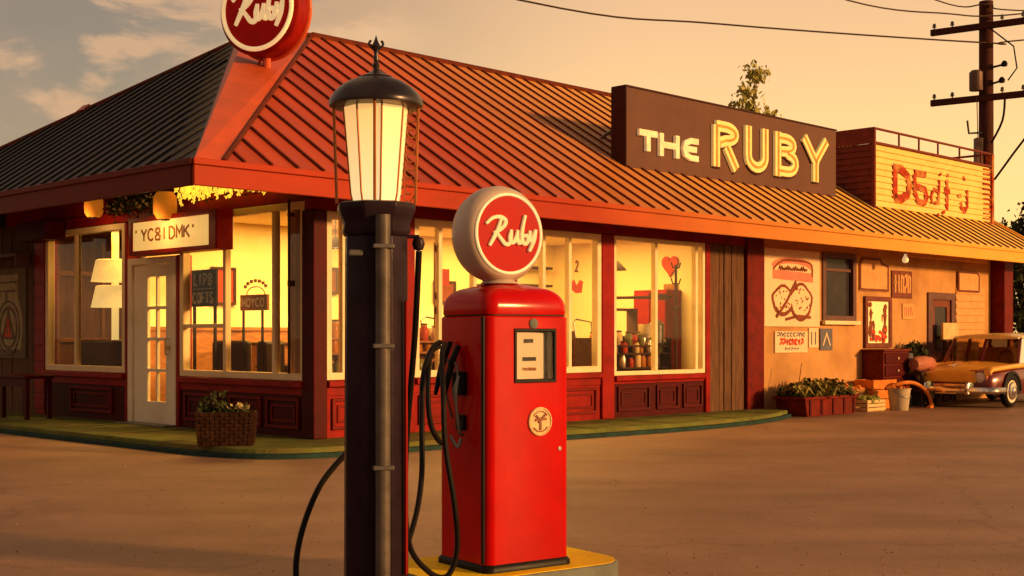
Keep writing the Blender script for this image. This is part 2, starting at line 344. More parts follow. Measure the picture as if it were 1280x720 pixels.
def scrawl(mb, x, z, h, w, sw, y0, y1, n, seed):      # worn, unreadable letter marks
    q = random.Random(seed); cw = w / n
    for i in range(n):
        a = x + i * cw; k = q.randrange(4)
        st = [[(a, z), (a + cw * .1, z + h)], [(a + cw * .05, z + h), (a + cw * .7, z + h * q.uniform(.4, .9)), (a + cw * .6, z)]] if k == 0 else [[(a, z + h * .9), (a + cw * .6, z + h), (a + cw * .65, z + h * .4), (a + cw * .1, z + h * .3), (a + cw * .1, z)]] if k == 1 else [[(a + cw * .35, z), (a + cw * .35, z + h)], [(a, z + h * .55), (a + cw * .7, z + h * .6)]] if k == 2 else [arc(a + cw * .35, z + h * .5, cw * .32, h * .45, 20, 320, 8)]
        for s_ in st: mb.ribbon(s_, sw, y0 - .0003 * (i % 3), y1)
    return mb
RUBY = [  # hand-painted script, in units of the disc radius
 [(-.83, .20), (-.61, .37), (-.35, .41), (-.17, .32), (-.20, .18), (-.39, .02), (-.58, -.05)],
 [(-.32, .36), (-.43, .06), (-.57, -.18), (-.72, -.42)],
 [(-.50, -.02), (-.32, -.22), (-.17, -.36), (-.04, -.34), (.02, -.18), (.04, .06)],
 [(.04, .06), (-.02, -.16), (.03, -.30), (.13, -.28), (.22, -.12), (.26, .06)],
 [(.26, .06), (.24, -.16), (.30, -.31), (.38, -.26), (.44, -.10)],
 [(.53, .50), (.44, .16), (.41, -.12), (.46, -.31), (.57, -.31), (.63, -.18), (.56, -.08), (.45, -.12)],
 [(.70, .06), (.68, -.16), (.75, -.22), (.84, -.06), (.90, .10)],
 [(.90, .10), (.83, -.22), (.67, -.54)],
]
def script_mesh(rad_, sx, sz, w, y0, y1, ox=0, oz=0):
    mb = MB()
    for i, st in enumerate(RUBY):
        q = smooth2([(ox + x * rad_ * sx, oz + z * rad_ * sz) for x, z in st], 5); e = .0004 * i
        mb.ribbon(q, [w * (.72 + .38 * math.sin(PI * k / (len(q) - 1))) for k in range(len(q))], y0 - e, y1)
    return mb

# ------------------------------------------------------------------ frames
CX, CY, ANG = -2.2785, 14.9903, rad(45.2657)
RV = Vector((math.cos(ANG), math.sin(ANG))); LV = Vector((-math.sin(ANG), math.cos(ANG)))
AP = .11
def W(a, b, z=0): return (CX + a * RV.x + b * LV.x, CY + a * RV.y + b * LV.y, z)
ANL = ANG - PI / 2                              # local x runs along the porch side, y into the building
def xfL(p): return (p[1], -p[0], p[2])

# ------------------------------------------------------------------ ground, apron
gm = MB(); gm.add([(-600, -600, 0), (600, -600, 0), (600, 600, 0), (-600, 600, 0)], [(0, 1, 2, 3)])
tag(gm.build('ground', 'ground'), None, None, kind='structure')
def loc_poly(p): return [W(a, b)[:2] for a, b in p]
edge = smooth2([(-1.45, 12), (-1.45, 5.2), (-1.42, 1.6), (-1.40, .4), (-1.28, -.35), (-.95, -.78), (-.4, -.98), (.6, -1.06), (2.6, -1.12), (4.9, -1.3), (6.6, -1.25), (7.9, -1.0), (8.9, -.62)], 5)
ap = MB(); ap.flat(loc_poly(edge + [(9.05, .1), (9.05, 12)]), 0, AP)
tag(ap.build('pavement', 'apron_green', bevel=.012, seg=1), None, None, kind='structure')
inner = []
for i, p in enumerate(edge):
    a = Vector(edge[max(i - 1, 0)]); b = Vector(edge[min(i + 1, len(edge) - 1)]); t = (b - a).normalized(); n = Vector((t.y, -t.x))
    inner.append((p[0] + n.x * .06, p[1] + n.y * .06))
kb = MB(); vs = []
for i in range(len(edge)):
    o = inner[i]; e = edge[i]
    for (q, z) in ((o, -.02), (o, .05), (e, .056), (e, .0)): vs.append(W(q[0], q[1], z))
# kerb runs round the outside of the apron
fs = []
for i in range(len(edge) - 1):
    for k in range(3): fs.append((i * 4 + k, i * 4 + k + 1, i * 4 + 4 + k + 1, i * 4 + 4 + k))
kb.add(vs, fs)
tag(kb.build('kerb', 'kerb_teal'), None, None, kind='structure')

jt = MB()
for a_ in (.6, 2.1, 3.6, 5.1, 6.6, 8.0):
    e_ = min(edge, key=lambda p: abs(p[0] - a_)); jt.flat(loc_poly([(a_ - .008, e_[1] + .02), (a_ + .008, e_[1] + .02), (a_ + .008, -.08), (a_ - .008, -.08)]), AP + .001, AP + .004)
for b_ in (.9, 2.4, 3.9, 5.4, 6.9): jt.flat(loc_poly([(-1.41, b_ - .008), (-.08, b_ - .008), (-.08, b_ + .008), (-1.41, b_ + .008)]), AP + .001, AP + .004)
tag(jt.build('pavement_joints', 'soil'), None, None, kind='structure')
gr = MB(); q_ = random.Random(3)
for i in range(1500):
    Yg = q_.uniform(4.6, 15) if i % 3 else q_.uniform(4.6, 8); Xg = q_.uniform(-.45, .45) * Yg; k = q_.uniform(.003, .009) * (1.6 if q_.random() < .06 else 1)
    vs = [(Xg + k * q_.uniform(.6, 1.2) * math.cos(t + q_.random()), Yg + k * q_.uniform(.6, 1.2) * math.sin(t + q_.random()), 0) for t in (0, 1.6, 3.1, 4.7)] + [(Xg, Yg, k * q_.uniform(.5, 1.1))]
    gr.add(vs, [(0, 1, 4), (1, 2, 4), (2, 3, 4), (3, 0, 4)])
tag(gr.build('gravel', 'grit'), 'loose grit scattered over the forecourt', 'gravel', kind='stuff')

# ------------------------------------------------------------------ the diner building
B = thing('diner_building', W(0, 0), ANG, 'long red diner with standing seam hip roof and lit cream windows', 'diner')
# --- roof
EZ = 3.067; Q = -.87; RZ = 5.80; RB = 3.685; AL = -2.11; AR = 18.5
E1 = (AL, Q, EZ); E2 = (AL + .34, Q, EZ); A1 = (1.36, 3.685, 5.496); A3 = (1.50, 3.689, 5.593); A2 = (2.69, RB, RZ); RR = (AR, RB, RZ); ER = (AR, Q, EZ); F = (AL, 9.0, EZ); BR = (AR, 2 * RB - Q, EZ)
def slab(poly, th=.06):
    n = len(poly); return poly + [(x, y, z - th) for x, y, z in poly], [tuple(range(n)), tuple(range(n, 2 * n))[::-1]] + [((k + 1) % n, k, n + k, n + (k + 1) % n) for k in range(n)]
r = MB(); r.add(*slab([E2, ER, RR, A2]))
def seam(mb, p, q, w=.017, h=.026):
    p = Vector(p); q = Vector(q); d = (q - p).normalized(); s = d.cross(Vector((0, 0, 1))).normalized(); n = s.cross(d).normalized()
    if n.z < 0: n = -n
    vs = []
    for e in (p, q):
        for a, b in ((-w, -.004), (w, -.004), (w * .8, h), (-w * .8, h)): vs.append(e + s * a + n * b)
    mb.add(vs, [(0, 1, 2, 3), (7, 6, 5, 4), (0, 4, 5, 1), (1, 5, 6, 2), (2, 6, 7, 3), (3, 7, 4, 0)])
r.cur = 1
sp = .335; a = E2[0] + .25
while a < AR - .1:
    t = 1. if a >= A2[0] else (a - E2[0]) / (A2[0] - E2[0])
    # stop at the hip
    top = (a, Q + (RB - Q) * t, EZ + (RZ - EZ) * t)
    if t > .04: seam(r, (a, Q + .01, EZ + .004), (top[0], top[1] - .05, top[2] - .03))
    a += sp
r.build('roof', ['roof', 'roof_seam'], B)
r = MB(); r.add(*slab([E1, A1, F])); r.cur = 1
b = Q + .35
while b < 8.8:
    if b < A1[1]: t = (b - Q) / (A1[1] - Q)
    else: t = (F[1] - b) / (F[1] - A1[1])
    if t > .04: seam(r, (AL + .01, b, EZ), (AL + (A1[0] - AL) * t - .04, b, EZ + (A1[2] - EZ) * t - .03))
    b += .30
r.build('porch_roof', ['roof_shaded', 'seam_shaded'], B)['label'] = 'dark shaded roof slope over the porch side'
r = MB(); r.add(*slab([E1, E2, A2])); r.add(*slab([E1, A2, A3, A1], .05)); r.build('hip_flashing', 'hip_metal', B)
r = MB(); r.add(*slab([F, A1, A3])); r.add(*slab([F, A3, A2, RR, BR])); r.build('back_roof', 'roof_shaded', B)
r = MB()
r.tube([(A1[0], A1[1], A1[2] + .0), F], .045, 6); r.tube([A1, A3, A2], .05, 6); r.tube([(E2[0], E2[1], E2[2] + .0), A2], .03, 6); r.tube([A2, RR], .06, 6)
r.build('ridge_cap', 'roof_seam', B)
# --- fascia boards, with a gutter lip
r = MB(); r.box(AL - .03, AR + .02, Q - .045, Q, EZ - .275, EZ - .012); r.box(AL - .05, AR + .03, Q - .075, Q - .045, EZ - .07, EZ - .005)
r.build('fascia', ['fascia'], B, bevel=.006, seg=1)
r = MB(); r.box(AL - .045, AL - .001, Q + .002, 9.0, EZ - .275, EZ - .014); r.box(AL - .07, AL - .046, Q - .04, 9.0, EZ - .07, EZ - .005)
r.build('fascia', ['fascia_shaded'], B, bevel=.006, seg=1)
r = MB(); r.add([(AR - .01, Q, EZ - .26), (AR - .01, RB, RZ - .26), (AR - .01, RB, RZ + .04), (AR - .01, Q, EZ + .04), (AR + .05, Q, EZ - .26), (AR + .05, RB, RZ - .26), (AR + .05, RB, RZ + .04), (AR + .05, Q, EZ + .04)],
              [(0, 1, 2, 3), (4, 7, 6, 5), (0, 4, 5, 1), (1, 5, 6, 2), (2, 6, 7, 3), (3, 7, 4, 0)])
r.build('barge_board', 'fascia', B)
# soffit rafters under the porch and under the long eave
r = MB()
for i in range(26):
    a = AL + 1.3 + i * .78
    if a > 9: break
    r.add([(a, Q + .05, EZ - .2), (a + .05, Q + .05, EZ - .2), (a + .05, Q + .05, EZ - .07), (a, Q + .05, EZ - .07), (a, .1, EZ + .36), (a + .05, .1, EZ + .36), (a + .05, .1, EZ + .5), (a, .1, EZ + .5)],
          [(0, 3, 2, 1), (4, 5, 6, 7), (0, 1, 5, 4), (1, 2, 6, 5), (2, 3, 7, 6), (3, 0, 4, 7)])
r.build('rafter', 'soffit', B)['kind'] = 'stuff'
# --- walls
r = MB()
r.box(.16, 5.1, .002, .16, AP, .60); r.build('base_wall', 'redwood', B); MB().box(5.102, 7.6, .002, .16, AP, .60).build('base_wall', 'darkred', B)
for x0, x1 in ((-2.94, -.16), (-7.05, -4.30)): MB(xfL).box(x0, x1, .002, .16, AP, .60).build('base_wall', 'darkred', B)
r = MB(); r.box(-.02, 8.6, -.02, .16, 2.76, 2.98); r.box(0, 8.6, .02, .16, 2.985, 3.45); r.build('beam', 'redwood', B, bevel=.008, seg=1)
r = MB(xfL); r.box(-7.1, .02, -.02, .16, 2.88, 3.03); r.box(-8.2, -.17, .02, .16, 3.035, 3.55); r.build('beam', 'redwood', B, bevel=.008, seg=1)
# corner post and pilasters
def post(x0, x1, y0, y1, z0, z1, xf=None, m='redwood', nm='pilaster'):
    MB(xf).box(x0, x1, y0, y1, z0, z1).build(nm, m, B, bevel=.012, seg=2)
post(-.05, .15, -.05, .18, AP, 2.755, nm='corner_post', m='darkred')
for x0, x1 in ((1.36, 1.5), (3.15, 3.3), (5.03, 5.30), (7.50, 7.62)): post(x0, x1, -.04, .17, AP, 2.755)
post(-2.98, -2.90, -.03, .17, AP, 2.365, xfL); post(-4.32, -4.25, -.03, .17, AP, 2.865, xfL)
r = MB(xfL); r.box(-7.05, -6.74, -.03, .17, AP, 2.875)
for i in range(11): r.box(-7.06 + .0, -6.73, -.042, -.031, .2 + i * .24, .2 + i * .24 + .21)
r.build('pilaster', ['redwood'], B, bevel=.006, seg=1)
# --- sill ledges and base panels
def sill(x0, x1, z, xf=None):
    MB(xf).box(x0, x1, -.075, .02, z - .075, z).build('sill', 'redwood', B, bevel=.01, seg=2)
def base_panel(x0, x1, z0, z1, xf=None, m='panel'):
    p = MB(xf); p.holed((x0, x1, z0, z1), (x0 + .045, x1 - .045, z0 + .04, z1 - .04), -.028, 0.0)
    o = p.build('base_panel', m, B, bevel=.008, seg=2)
    q = MB(xf); q.holed((x0 + .085, x1 - .085, z0 + .08, z1 - .08), (x0 + .12, x1 - .12, z0 + .11, z1 - .11), -.014, 0.0); q.build('molding', m, o, bevel=.004, seg=1)
r = MB(); r.box(.16, 7.5, -.01, .16, .605, .70); r.build('base_rail', 'redwood', B)
for x0, x1 in ((-2.89, -.19), (-6.73, -4.33)): MB(xfL).box(x0, x1, -.01, .16, .605, .70).build('base_rail', 'redwood', B)
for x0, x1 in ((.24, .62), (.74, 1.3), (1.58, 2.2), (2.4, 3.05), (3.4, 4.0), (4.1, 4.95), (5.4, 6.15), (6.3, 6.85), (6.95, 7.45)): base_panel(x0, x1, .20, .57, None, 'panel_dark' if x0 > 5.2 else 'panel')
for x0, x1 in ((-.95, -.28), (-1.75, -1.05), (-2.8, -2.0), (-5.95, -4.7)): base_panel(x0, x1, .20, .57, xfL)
sill(.16, 1.35, .78); sill(1.51, 3.14, .78); sill(3.31, 5.02, .78); sill(5.31, 7.49, .72)
sill(-2.89, -.16, .77, xfL); sill(-6.73, -4.33, .78, xfL)
# --- windows
def window(x0, x1, z0, z1, mull, xf=None, fw=.085, m='cream', rails=()):
    w = MB(xf); w.holed((x0, x1, z0, z1), (x0 + fw, x1 - fw, z0 + fw, z1 - fw), -.025, .09)
    o = w.build('window', m, B, bevel=.008, seg=2)
    g = MB(xf)
    for c in mull: g.box(c - .032, c + .032, -.012, .07, z0 + fw - .002, z1 - fw + .002)
    for (xa, xb, c) in rails: g.box(xa, xb, -.008, .066, c - .025, c + .025)
    if mull: g.build('mullion', m, o, bevel=.005, seg=1)
    p = MB(xf); p.add([(x0 + fw, .03, z0 + fw), (x1 - fw, .03, z0 + fw), (x1 - fw, .03, z1 - fw), (x0 + fw, .03, z1 - fw)], [(0, 1, 2, 3)])
    p.build('pane', 'glass', o)
window(.152, 1.358, .785, 2.752, [.43])
window(1.502, 3.148, .785, 2.752, [1.95, 2.55])
window(3.302, 5.028, .785, 2.752, [3.85, 4.38])
window(5.302, 7.498, .725, 2.752, [6.30, 7.3], fw=.06)
window(-2.895, -.158, .775, 2.872, [-1.86, -.80], xfL, rails=((-2.81, -1.89, 1.43),))
window(-6.735, -4.325, .785, 2.872, [-5.80], xfL)
# --- door with 2 x 4 lights
d = MB(xfL); X0, X1 = -4.245, -2.985
d.holed((X0, X1, AP, 2.362), (X0 + .12, X1 - .12, AP, 2.27), -.03, .1); dj = d.build('door_frame', 'door_white', B, bevel=.01, seg=2)
d = MB(xfL); dx0, dx1 = X0 + .125, X1 - .125; lx0, lx1 = -3.76, -3.28
d.holed((dx0, dx1, AP + .012, 2.265), (lx0, lx1, .42, 2.10), .0, .05)
door = d.build('door', 'door_white', B, bevel=.008, seg=2)
d = MB(xfL); d.box((lx0 + lx1) / 2 - .02, (lx0 + lx1) / 2 + .02, .004, .046, .42, 2.10)
for k in range(1, 4): d.box(lx0, lx1, .006, .044, .42 + k * .42 - .02, .42 + k * .42 + .02)
d.build('glazing_bar', 'door_white', door)
d = MB(xfL); d.add([(lx0, .025, .42), (lx1, .025, .42), (lx1, .025, 2.1), (lx0, .025, 2.1)], [(0, 1, 2, 3)]); d.build('pane', 'glass', door)
d = MB(xfL); d.lathe([(.0, .0), (.03, .0), (.035, .03), (.0, .05)], 12, (dx1 - .08, -.002, 1.15), 'y'); d.tube([(dx1 - .08, -.06, 1.05), (dx1 - .08, -.06, 1.27)], .012, 8); d.tube([(dx1 - .08, 0, 1.06), (dx1 - .08, -.06, 1.06)], .009, 6); d.tube([(dx1 - .08, 0, 1.26), (dx1 - .08, -.06, 1.26)], .009, 6)
d.build('handle', 'brass', door, smooth=True)
MB(xfL).box(X0 - .02, X1 + .02, -.22, -.031, AP, AP + .02).build('threshold', 'steel', B)
# --- wall beyond the porch windows
r = MB(xfL)
x = -12.0
while x < -7.08:
    r.box(x, min(x + .175, -7.07), rnd.uniform(.0, .012), .15, AP, 3.03); x += .185
r.build('board_wall', 'brownwall', B)
# --- plank section, red post, tan store wall
r = MB(); x = 7.63
while x < 8.55:
    w_ = rnd.uniform(.09, .13); r.box(x, min(x + w_, 8.58), rnd.uniform(-.03, .0), .14, AP, 2.755); x += w_ + .012
r.build('plank_wall', 'plank', B)
post(8.6, 9.08, -.06, .2, 0, 3.3, nm='store_post', m='post_shaded')
r = MB(); r.box(9.085, 10.99, 0, .18, 0, 3.5); r.box(10.99, 12.03, 0, .18, 0, 1.60); r.box(10.99, 12.03, 0, .18, 2.74, 3.5); r.box(12.03, 14.86, 0, .18, 0, 3.5); r.box(14.86, 15.9, 0, .18, 2.10, 3.5); r.box(15.9, 17.62, 0, .18, 0, 3.5)
r.build('store_wall', 'tanwall', B)
r = MB()
for i in range(9): r.add([(16.02, -.004, 1.0 + i * .145), (17.3, -.004, 1.0 + i * .145), (17.3, -.03, 1.0 + i * .145), (16.02, -.03, 1.0 + i * .145), (16.02, -.006, 1.14 + i * .145), (17.3, -.006, 1.14 + i * .145)],
                         [(0, 1, 2, 3), (3, 2, 5, 4), (0, 3, 4), (1, 5, 2), (0, 4, 5, 1)])
r.build('siding', 'tansiding', B)
MB().box(17.64, 18.06, -.3, .15, 0, 3.25).build('end_post', 'post_shaded', B, bevel=.015, seg=2)
MB().box(17.60, 17.635, .05, 7.4, 0, 3.4).build('end_wall', 'tanwall', B)
r = MB(); r.add([(17.62, Q + .2, EZ), (17.62, 2 * RB - Q - .2, EZ), (17.62, RB, RZ - .12), (17.60, Q + .2, EZ), (17.60, 2 * RB - Q - .2, EZ), (17.60, RB, RZ - .12)], [(0, 1, 2), (5, 4, 3), (0, 3, 4, 1), (1, 4, 5, 2), (2, 5, 3, 0)]); r.build('gable', 'tanwall', B)
# store window
w = MB(); w.holed((10.94, 12.08, 1.55, 2.78), (11.05, 11.97, 1.66, 2.68), -.03, .1); o = w.build('store_window', 'frame_mauve', B, bevel=.008, seg=2)
MB().box(11.05, 11.97, .02, .05, 2.45, 2.50).build('mullion', 'frame_mauve', o)
MB().box(11.05, 11.97, .05, .06, 1.66, 2.68).build('pane', 'darkglass', o)
MB().box(10.90, 12.12, -.1, -.031, 1.50, 1.57).build('sill', 'cream', o, bevel=.01, seg=2)
# store door
w = MB(); w.holed((14.80, 15.95, 0, 2.16), (14.98, 15.78, 0.02, 2.02), -.04, .12); o = w.build('store_door_frame', 'frame_mauve', B, bevel=.01, seg=2)
w = MB(); w.holed((14.985, 15.775, .02, 2.015), (15.13, 15.64, 1.0, 1.88), .0, .05); o = w.build('store_door', 'frame_brown', B, bevel=.008, seg=2)
MB().box(15.131, 15.639, .02, .03, 1.001, 1.879).build('pane', 'darkglass', o)
MB().lathe([(.0, 0), (.03, 0), (.03, .05), (0, .06)], 10, (15.7, 0, .95), 'y').build('knob', 'brass', o, smooth=True)
# rafter tails and hanging bits under the long eave near the store door
r = MB()
for a in (13.4, 14.3, 15.3, 16.1): r.box(a, a + .07, -.78, 0, 2.86, 3.02)
r.box(13.3, 16.6, -.4, -.33, 2.78, 2.86); r.build('eave_bracket', 'tansiding', B)
# --- rooms
r = MB(); r.box(.17, 8.58, .17, 9.0, AP - .05, AP + .012); r.build('shop_floor', 'interior_floor', B)
r = MB(); r.box(.17, 8.58, .17, 4.12, 2.96, 3.0); r.build('shop_ceiling', 'interior_cream', B)
r = MB(); r.box(.17, 8.58, 4.12, 4.2, AP + .012, 2.96); r.build('partition', 'interior_cream', B)
r = MB(); r.box(8.5, 8.58, .17, 4.12, AP + .012, 2.96); r.build('partition', 'interior_cream', B)
r = MB(); r.box(.17, 8.5, 4.06, 4.118, AP + .012, 1.38); r.box(.17, 8.5, 4.03, 4.118, 1.38, 1.43); r.build('wainscot', 'wood_mid', B)
r = MB(); r.box(.17, 4.2, 8.3, 8.4, AP, 3.0); r.box(4.1, 4.2, 4.2, 8.3, AP, 3.0); r.box(.17, 4.2, 4.202, 4.25, AP, 3.0); r.box(.17, 4.2, 4.2, 8.4, 2.97, 3.02); r.build('back_room_wall', 'interior_brown', B)
r = MB()
for x in (.9, 1.7, 2.5, 3.3): r.box(x, x + .05, 8.24, 8.299, .2, 2.9)
r.box(.2, 4.0, 8.25, 8.298, 2.3, 2.38); r.box(.2, 4.0, 8.25, 8.298, 1.2, 1.27)
r.build('wall_batten', 'wood_mid', B)
# curtain behind the porch window, beside the corner
r = MB(xfL); n = 22
vs = []
for i in range(n + 1):
    x = -.72 + .5 * i / n; yy = .16 + .025 * math.sin(i * 1.7) + .01 * math.sin(i * .7)
    vs += [(x + .1 * (1 - i / n) * 0, yy, .85), (x, yy, 2.85)]
r.add(vs, [(2 * i, 2 * i + 2, 2 * i + 3, 2 * i + 1) for i in range(n)]); tag(r.build('curtain', 'curtain', None, smooth=True), 'pale gathered curtain hanging inside the corner window beside the door side', 'curtain')
bpy.data.objects['curtain'].location = W(0, 0); bpy.data.objects['curtain'].rotation_euler = (0, 0, ANG)

# ------------------------------------------------------------------ big roof sign THE RUBY
sg = thing('roof_sign', W(6.15, .45, 3.87), ANG, 'long dark brown board on the roof with THE RUBY in raised letters', 'sign')
MB().box(0, 6.03, 0, .26, -.12, 1.21).build('board', ['signface'], sg, bevel=.01, seg=1)
r = MB(); r.box(-.02, 6.05, -.012, .28, 1.211, 1.235); r.box(-.025, -.001, -.012, .28, -.12, 1.21); r.build('edging', 'signedge', sg)
r = MB()
for x in (.6, 2.2, 3.9, 5.5): r.tube([(x, .27, .9), (x, 1.4, .45)], .025, 6)
r.build('brace', 'steel', sg)
ly = -.055
def T(name, strokes, w, m):
    r = MB()
    for i, st in enumerate(strokes): r.ribbon(st, w, ly - .0015 * i, -.001)
    o = r.build(name, m, sg); return o
# THE
z0, z1 = .27, .545
T('letter', [[(.25, z1), (.69, z1)], [(.47, z1), (.47, z0)]], .095, 'letter_cream')
T('letter', [[(.80, z0 - .04), (.80, z1 + .04)], [(1.2, z0 - .04), (1.2, z1 + .04)], [(.8, .41), (1.2, .41)]], .095, 'letter_cream')
T('letter', [[(1.75, z1), (1.55, z1), (1.42, z1 - .05), (1.385, .41), (1.42, z0 + .05), (1.55, z0), (1.75, z0)], [(1.4, .41), (1.7, .41)]], .09, 'letter_cream')
# RUBY: double neon lines
z0, z1 = .20, .97; zm = (z0 + z1) / 2
def neon(strokes):
    o = T('letter', strokes, .175, 'letter_yellow')
    r = MB()
    for i, st in enumerate(strokes): r.ribbon(st, .040, ly - .012 - .0015 * i, ly - .0085)
    r.build('inline', 'letter_inline', o)
    r = MB()
    for i, st in enumerate(strokes): r.ribbon([(x + .03, z - .025) for x, z in st], .19, -.028 + .001 * i, -.0005)
    r.build('letter_shadow', 'signedge', o)  # dark offset copy of the strokes, painted in as the letters' shadow
neon([[(2.24, z0), (2.24, z1 - .09)], [(2.24, z1 - .1)] + arc(2.5, .76, .27, .11, 90, -90, 10) + [(2.34, .6)], [(2.52, .56), (2.80, z0)]])
neon([[(3.15, z1)] + [(3.15, .48)] + arc(3.4, .48, .25, .19, 180, 360, 12) + [(3.65, z1)]])
neon([[(4.04, z0), (4.04, z1)], [(4.04, z1 - .1)] + arc(4.28, .76, .24, .11, 90, -90, 10) + [(4.14, .64)], [(4.32, .64)] + arc(4.34, .45, .25, .15, 80, -90, 10) + [(4.04, .30)]])
neon([[(4.88, z1), (5.25, .56)], [(5.62, z1), (5.28, .60), (5.25, .5), (5.25, z0)]])

# ------------------------------------------------------------------ rooftop box with worn red letters
rb = thing('rooftop_box', W(13.17, .24, 3.6), ANG, 'ochre lapboard box on the roof with worn red letters and a rail', 'sign box')
r = MB(); r.box(.02, 4.96, .03, 2.6, 0, 1.33)
for i in range(11):
    z = .04 + i * .118; r.add([(0.02, .029, z), (4.98, .029, z), (4.98, -.012, z), (0.02, -.012, z), (.02, .02, z + .116), (4.98, .02, z + .116)], [(0, 1, 2, 3), (3, 2, 5, 4), (0, 3, 4), (1, 5, 2)])
r.build('board', 'ochre', rb)
r = MB()
for i in range(11):
    z = .04 + i * .118; r.add([(.019, .02, z), (.019, 2.6, z), (-.02, 2.6, z), (-.02, .02, z), (.01, .02, z + .116), (.01, 2.6, z + .116)], [(0, 1, 2, 3), (3, 2, 5, 4), (0, 3, 4), (1, 5, 2)])
r.box(-.03, .018, -.02, 2.6, 1.34, 1.64); r.build('end_panel', 'boxside', rb)
MB().box(-.05, 0.0, -.05, .02, -.1, 1.63).build('corner_trim', 'boxside', rb)
MB().box(4.965, 5.05, -.05, .1, -.1, 1.62).build('corner_trim', 'letter_red', rb)
r = MB(); r.box(.0, 4.96, -.045, .1, 1.335, 1.37); r.build('coping', 'boxside', rb)
r = MB(); r.tube([(0, -.01, 1.62), (4.98, -.01, 1.62)], .025, 8)
for x in (.95, 1.75, 2.55, 3.5, 4.5): r.tube([(x, -.01, 1.37), (x, -.01, 1.62)], .02, 6)
r.tube([(0, 2.5, 1.62), (4.98, 2.5, 1.62)], .025, 8); r.tube([(4.98, -.01, 1.62), (4.98, 2.5, 1.62)], .025, 8)
r.build('railing', 'boxside', rb, smooth=True)
def RL(strokes, w=.12):
    r = MB()
    for i, st in enumerate(strokes): r.ribbon(st, w, -.0165 - .0012 * i, -.006)
    r.build('letter', 'letter_red', rb)
RL([[(.80, .36), (.80, .94), (1.05, .94), (1.30, .82), (1.38, .65), (1.30, .46), (1.05, .36), (.78, .36)]], .17)
RL([[(1.58, .90), (1.58, .55), (1.72, .36), (1.98, .34)], [(1.58, .92), (2.05, .92)], [(1.6, .66), (2.0, .62), (2.08, .48), (1.98, .34)]], .13)
RL([[(2.30, .36), (2.26, .52), (2.4, .66), (2.58, .62), (2.56, .4), (2.4, .38)], [(2.58, .36), (2.62, .86)]], .07)
RL([[(2.95, .28), (2.95, .90)], [(2.83, .66), (3.07, .66)]], .11)
RL([[(2.62, .97), (2.70, 1.0)], [(2.94, 1.0), (3.02, .98)]], .06)
RL([[(3.86, .76), (3.86, .42), (3.74, .30), (3.60, .36), (3.56, .48)], [(3.44, .60), (3.58, .62)]], .09)
RL([[(3.66, 1.02), (3.76, .96)], [(2.5, .13), (2.6, .17)], [(2.72, .19), (2.86, .24)]], .06)
r = MB()
for i in range(12): r.box(4.62, 4.94, -.03, .01, .10 + i * .105, .10 + i * .105 + .03)
r.build('louvre', 'letter_red', rb)

# ------------------------------------------------------------------ round Ruby sign on the roof hip
DS = thing('round_roof_sign', (-3.24, 17.05, 4.70), rad(-24), 'round red Ruby sign with cream ring standing on the roof hip', 'sign')
zc = .86; RD = .56
r = MB(); r.lathe([(RD * .9, -.18), (RD + .03, -.16), (RD + .05, -.05), (RD + .05, .13), (RD + .02, .16), (RD - .005, .165)], 56, (0, 0, zc), 'y'); r.build('drum', ['redwood'], DS, smooth=True)
r = MB(); r.lathe([(RD - .04, .1655), (RD - .04, .17), (.0, .171)], 56, (0, 0, zc), 'y'); r.build('face', 'disc_red', DS)
r = MB(); pts = [Vector((math.cos(2 * PI * k / 64) * (RD - .03), -.176, zc + math.sin(2 * PI * k / 64) * (RD - .03))) for k in range(65)]; r.tube(pts, .030, 8, False); r.build('ring', 'neon_cream', DS, smooth=True)
pts = [Vector((math.cos(2 * PI * k / 64) * (RD + .04), .14, zc + math.sin(2 * PI * k / 64) * (RD + .04))) for k in range(65)]
r = MB(); r.tube(pts, .035, 8, False); r.build('back_ring', 'hip_metal', DS, smooth=True)
script_mesh(RD * .88, .92, 1.05, .060, -.19, -.171, -.01, zc + .02).build('lettering', 'neon_cream', DS)
r = MB(); r.tube([(0, .05, -.25), (0, .05, zc - RD + .02)], .05, 10); r.tube([(.02, .1, -.05), (.22, .35, -.3)], .03, 6); r.tube([(-.18, .1, .1), (-.10, .06, zc - RD + .06)], .02, 6); r.tube([(-.10, .1, .05), (-.04, .06, zc - RD + .06)], .02, 6)
r.build('bracket', 'hip_metal', DS, smooth=True)

# ------------------------------------------------------------------ porch: sign box, flowers, garlands, lanterns, downpipe
sb = thing('door_sign', W(0, 0, 0), ANL, 'lit cream box sign with brown lettering in a red frame over the white door', 'sign')
r = MB(); r.holed((-3.76, -1.62, 2.372, 2.872), (-3.68, -1.80, 2.43, 2.81), -.28, -.03); r.build('frame', 'redwood', sb, bevel=.012, seg=2)
MB().box(-3.678, -1.802, -.255, -.05, 2.432, 2.808).build('face', 'sign_cream', sb)
write(MB(), "'YC8IDMK'", -3.63, 2.555, .15, 1.55, .026, -.262, -.254).build('lettering', 'ink', sb)
dp = MB(xfL); dp.tube([(-.37, -.09, AP + .75), (-.37, -.09, 2.9)], .016, 8); dp.box(-.39, -.35, -.1, -.02, 1.88, 1.95); dp.box(-.39, -.35, -.1, -.02, 2.7, 2.74)
o = dp.build('downpipe', 'wood_dark', None, smooth=True); o.location = W(0, 0); o.rotation_euler = (0, 0, ANG); tag(o, 'thin dark pipe running down the corner window near the corner post', 'pipe')
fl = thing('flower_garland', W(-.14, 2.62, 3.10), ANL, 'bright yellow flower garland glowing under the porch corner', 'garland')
r = MB(); r2 = MB()
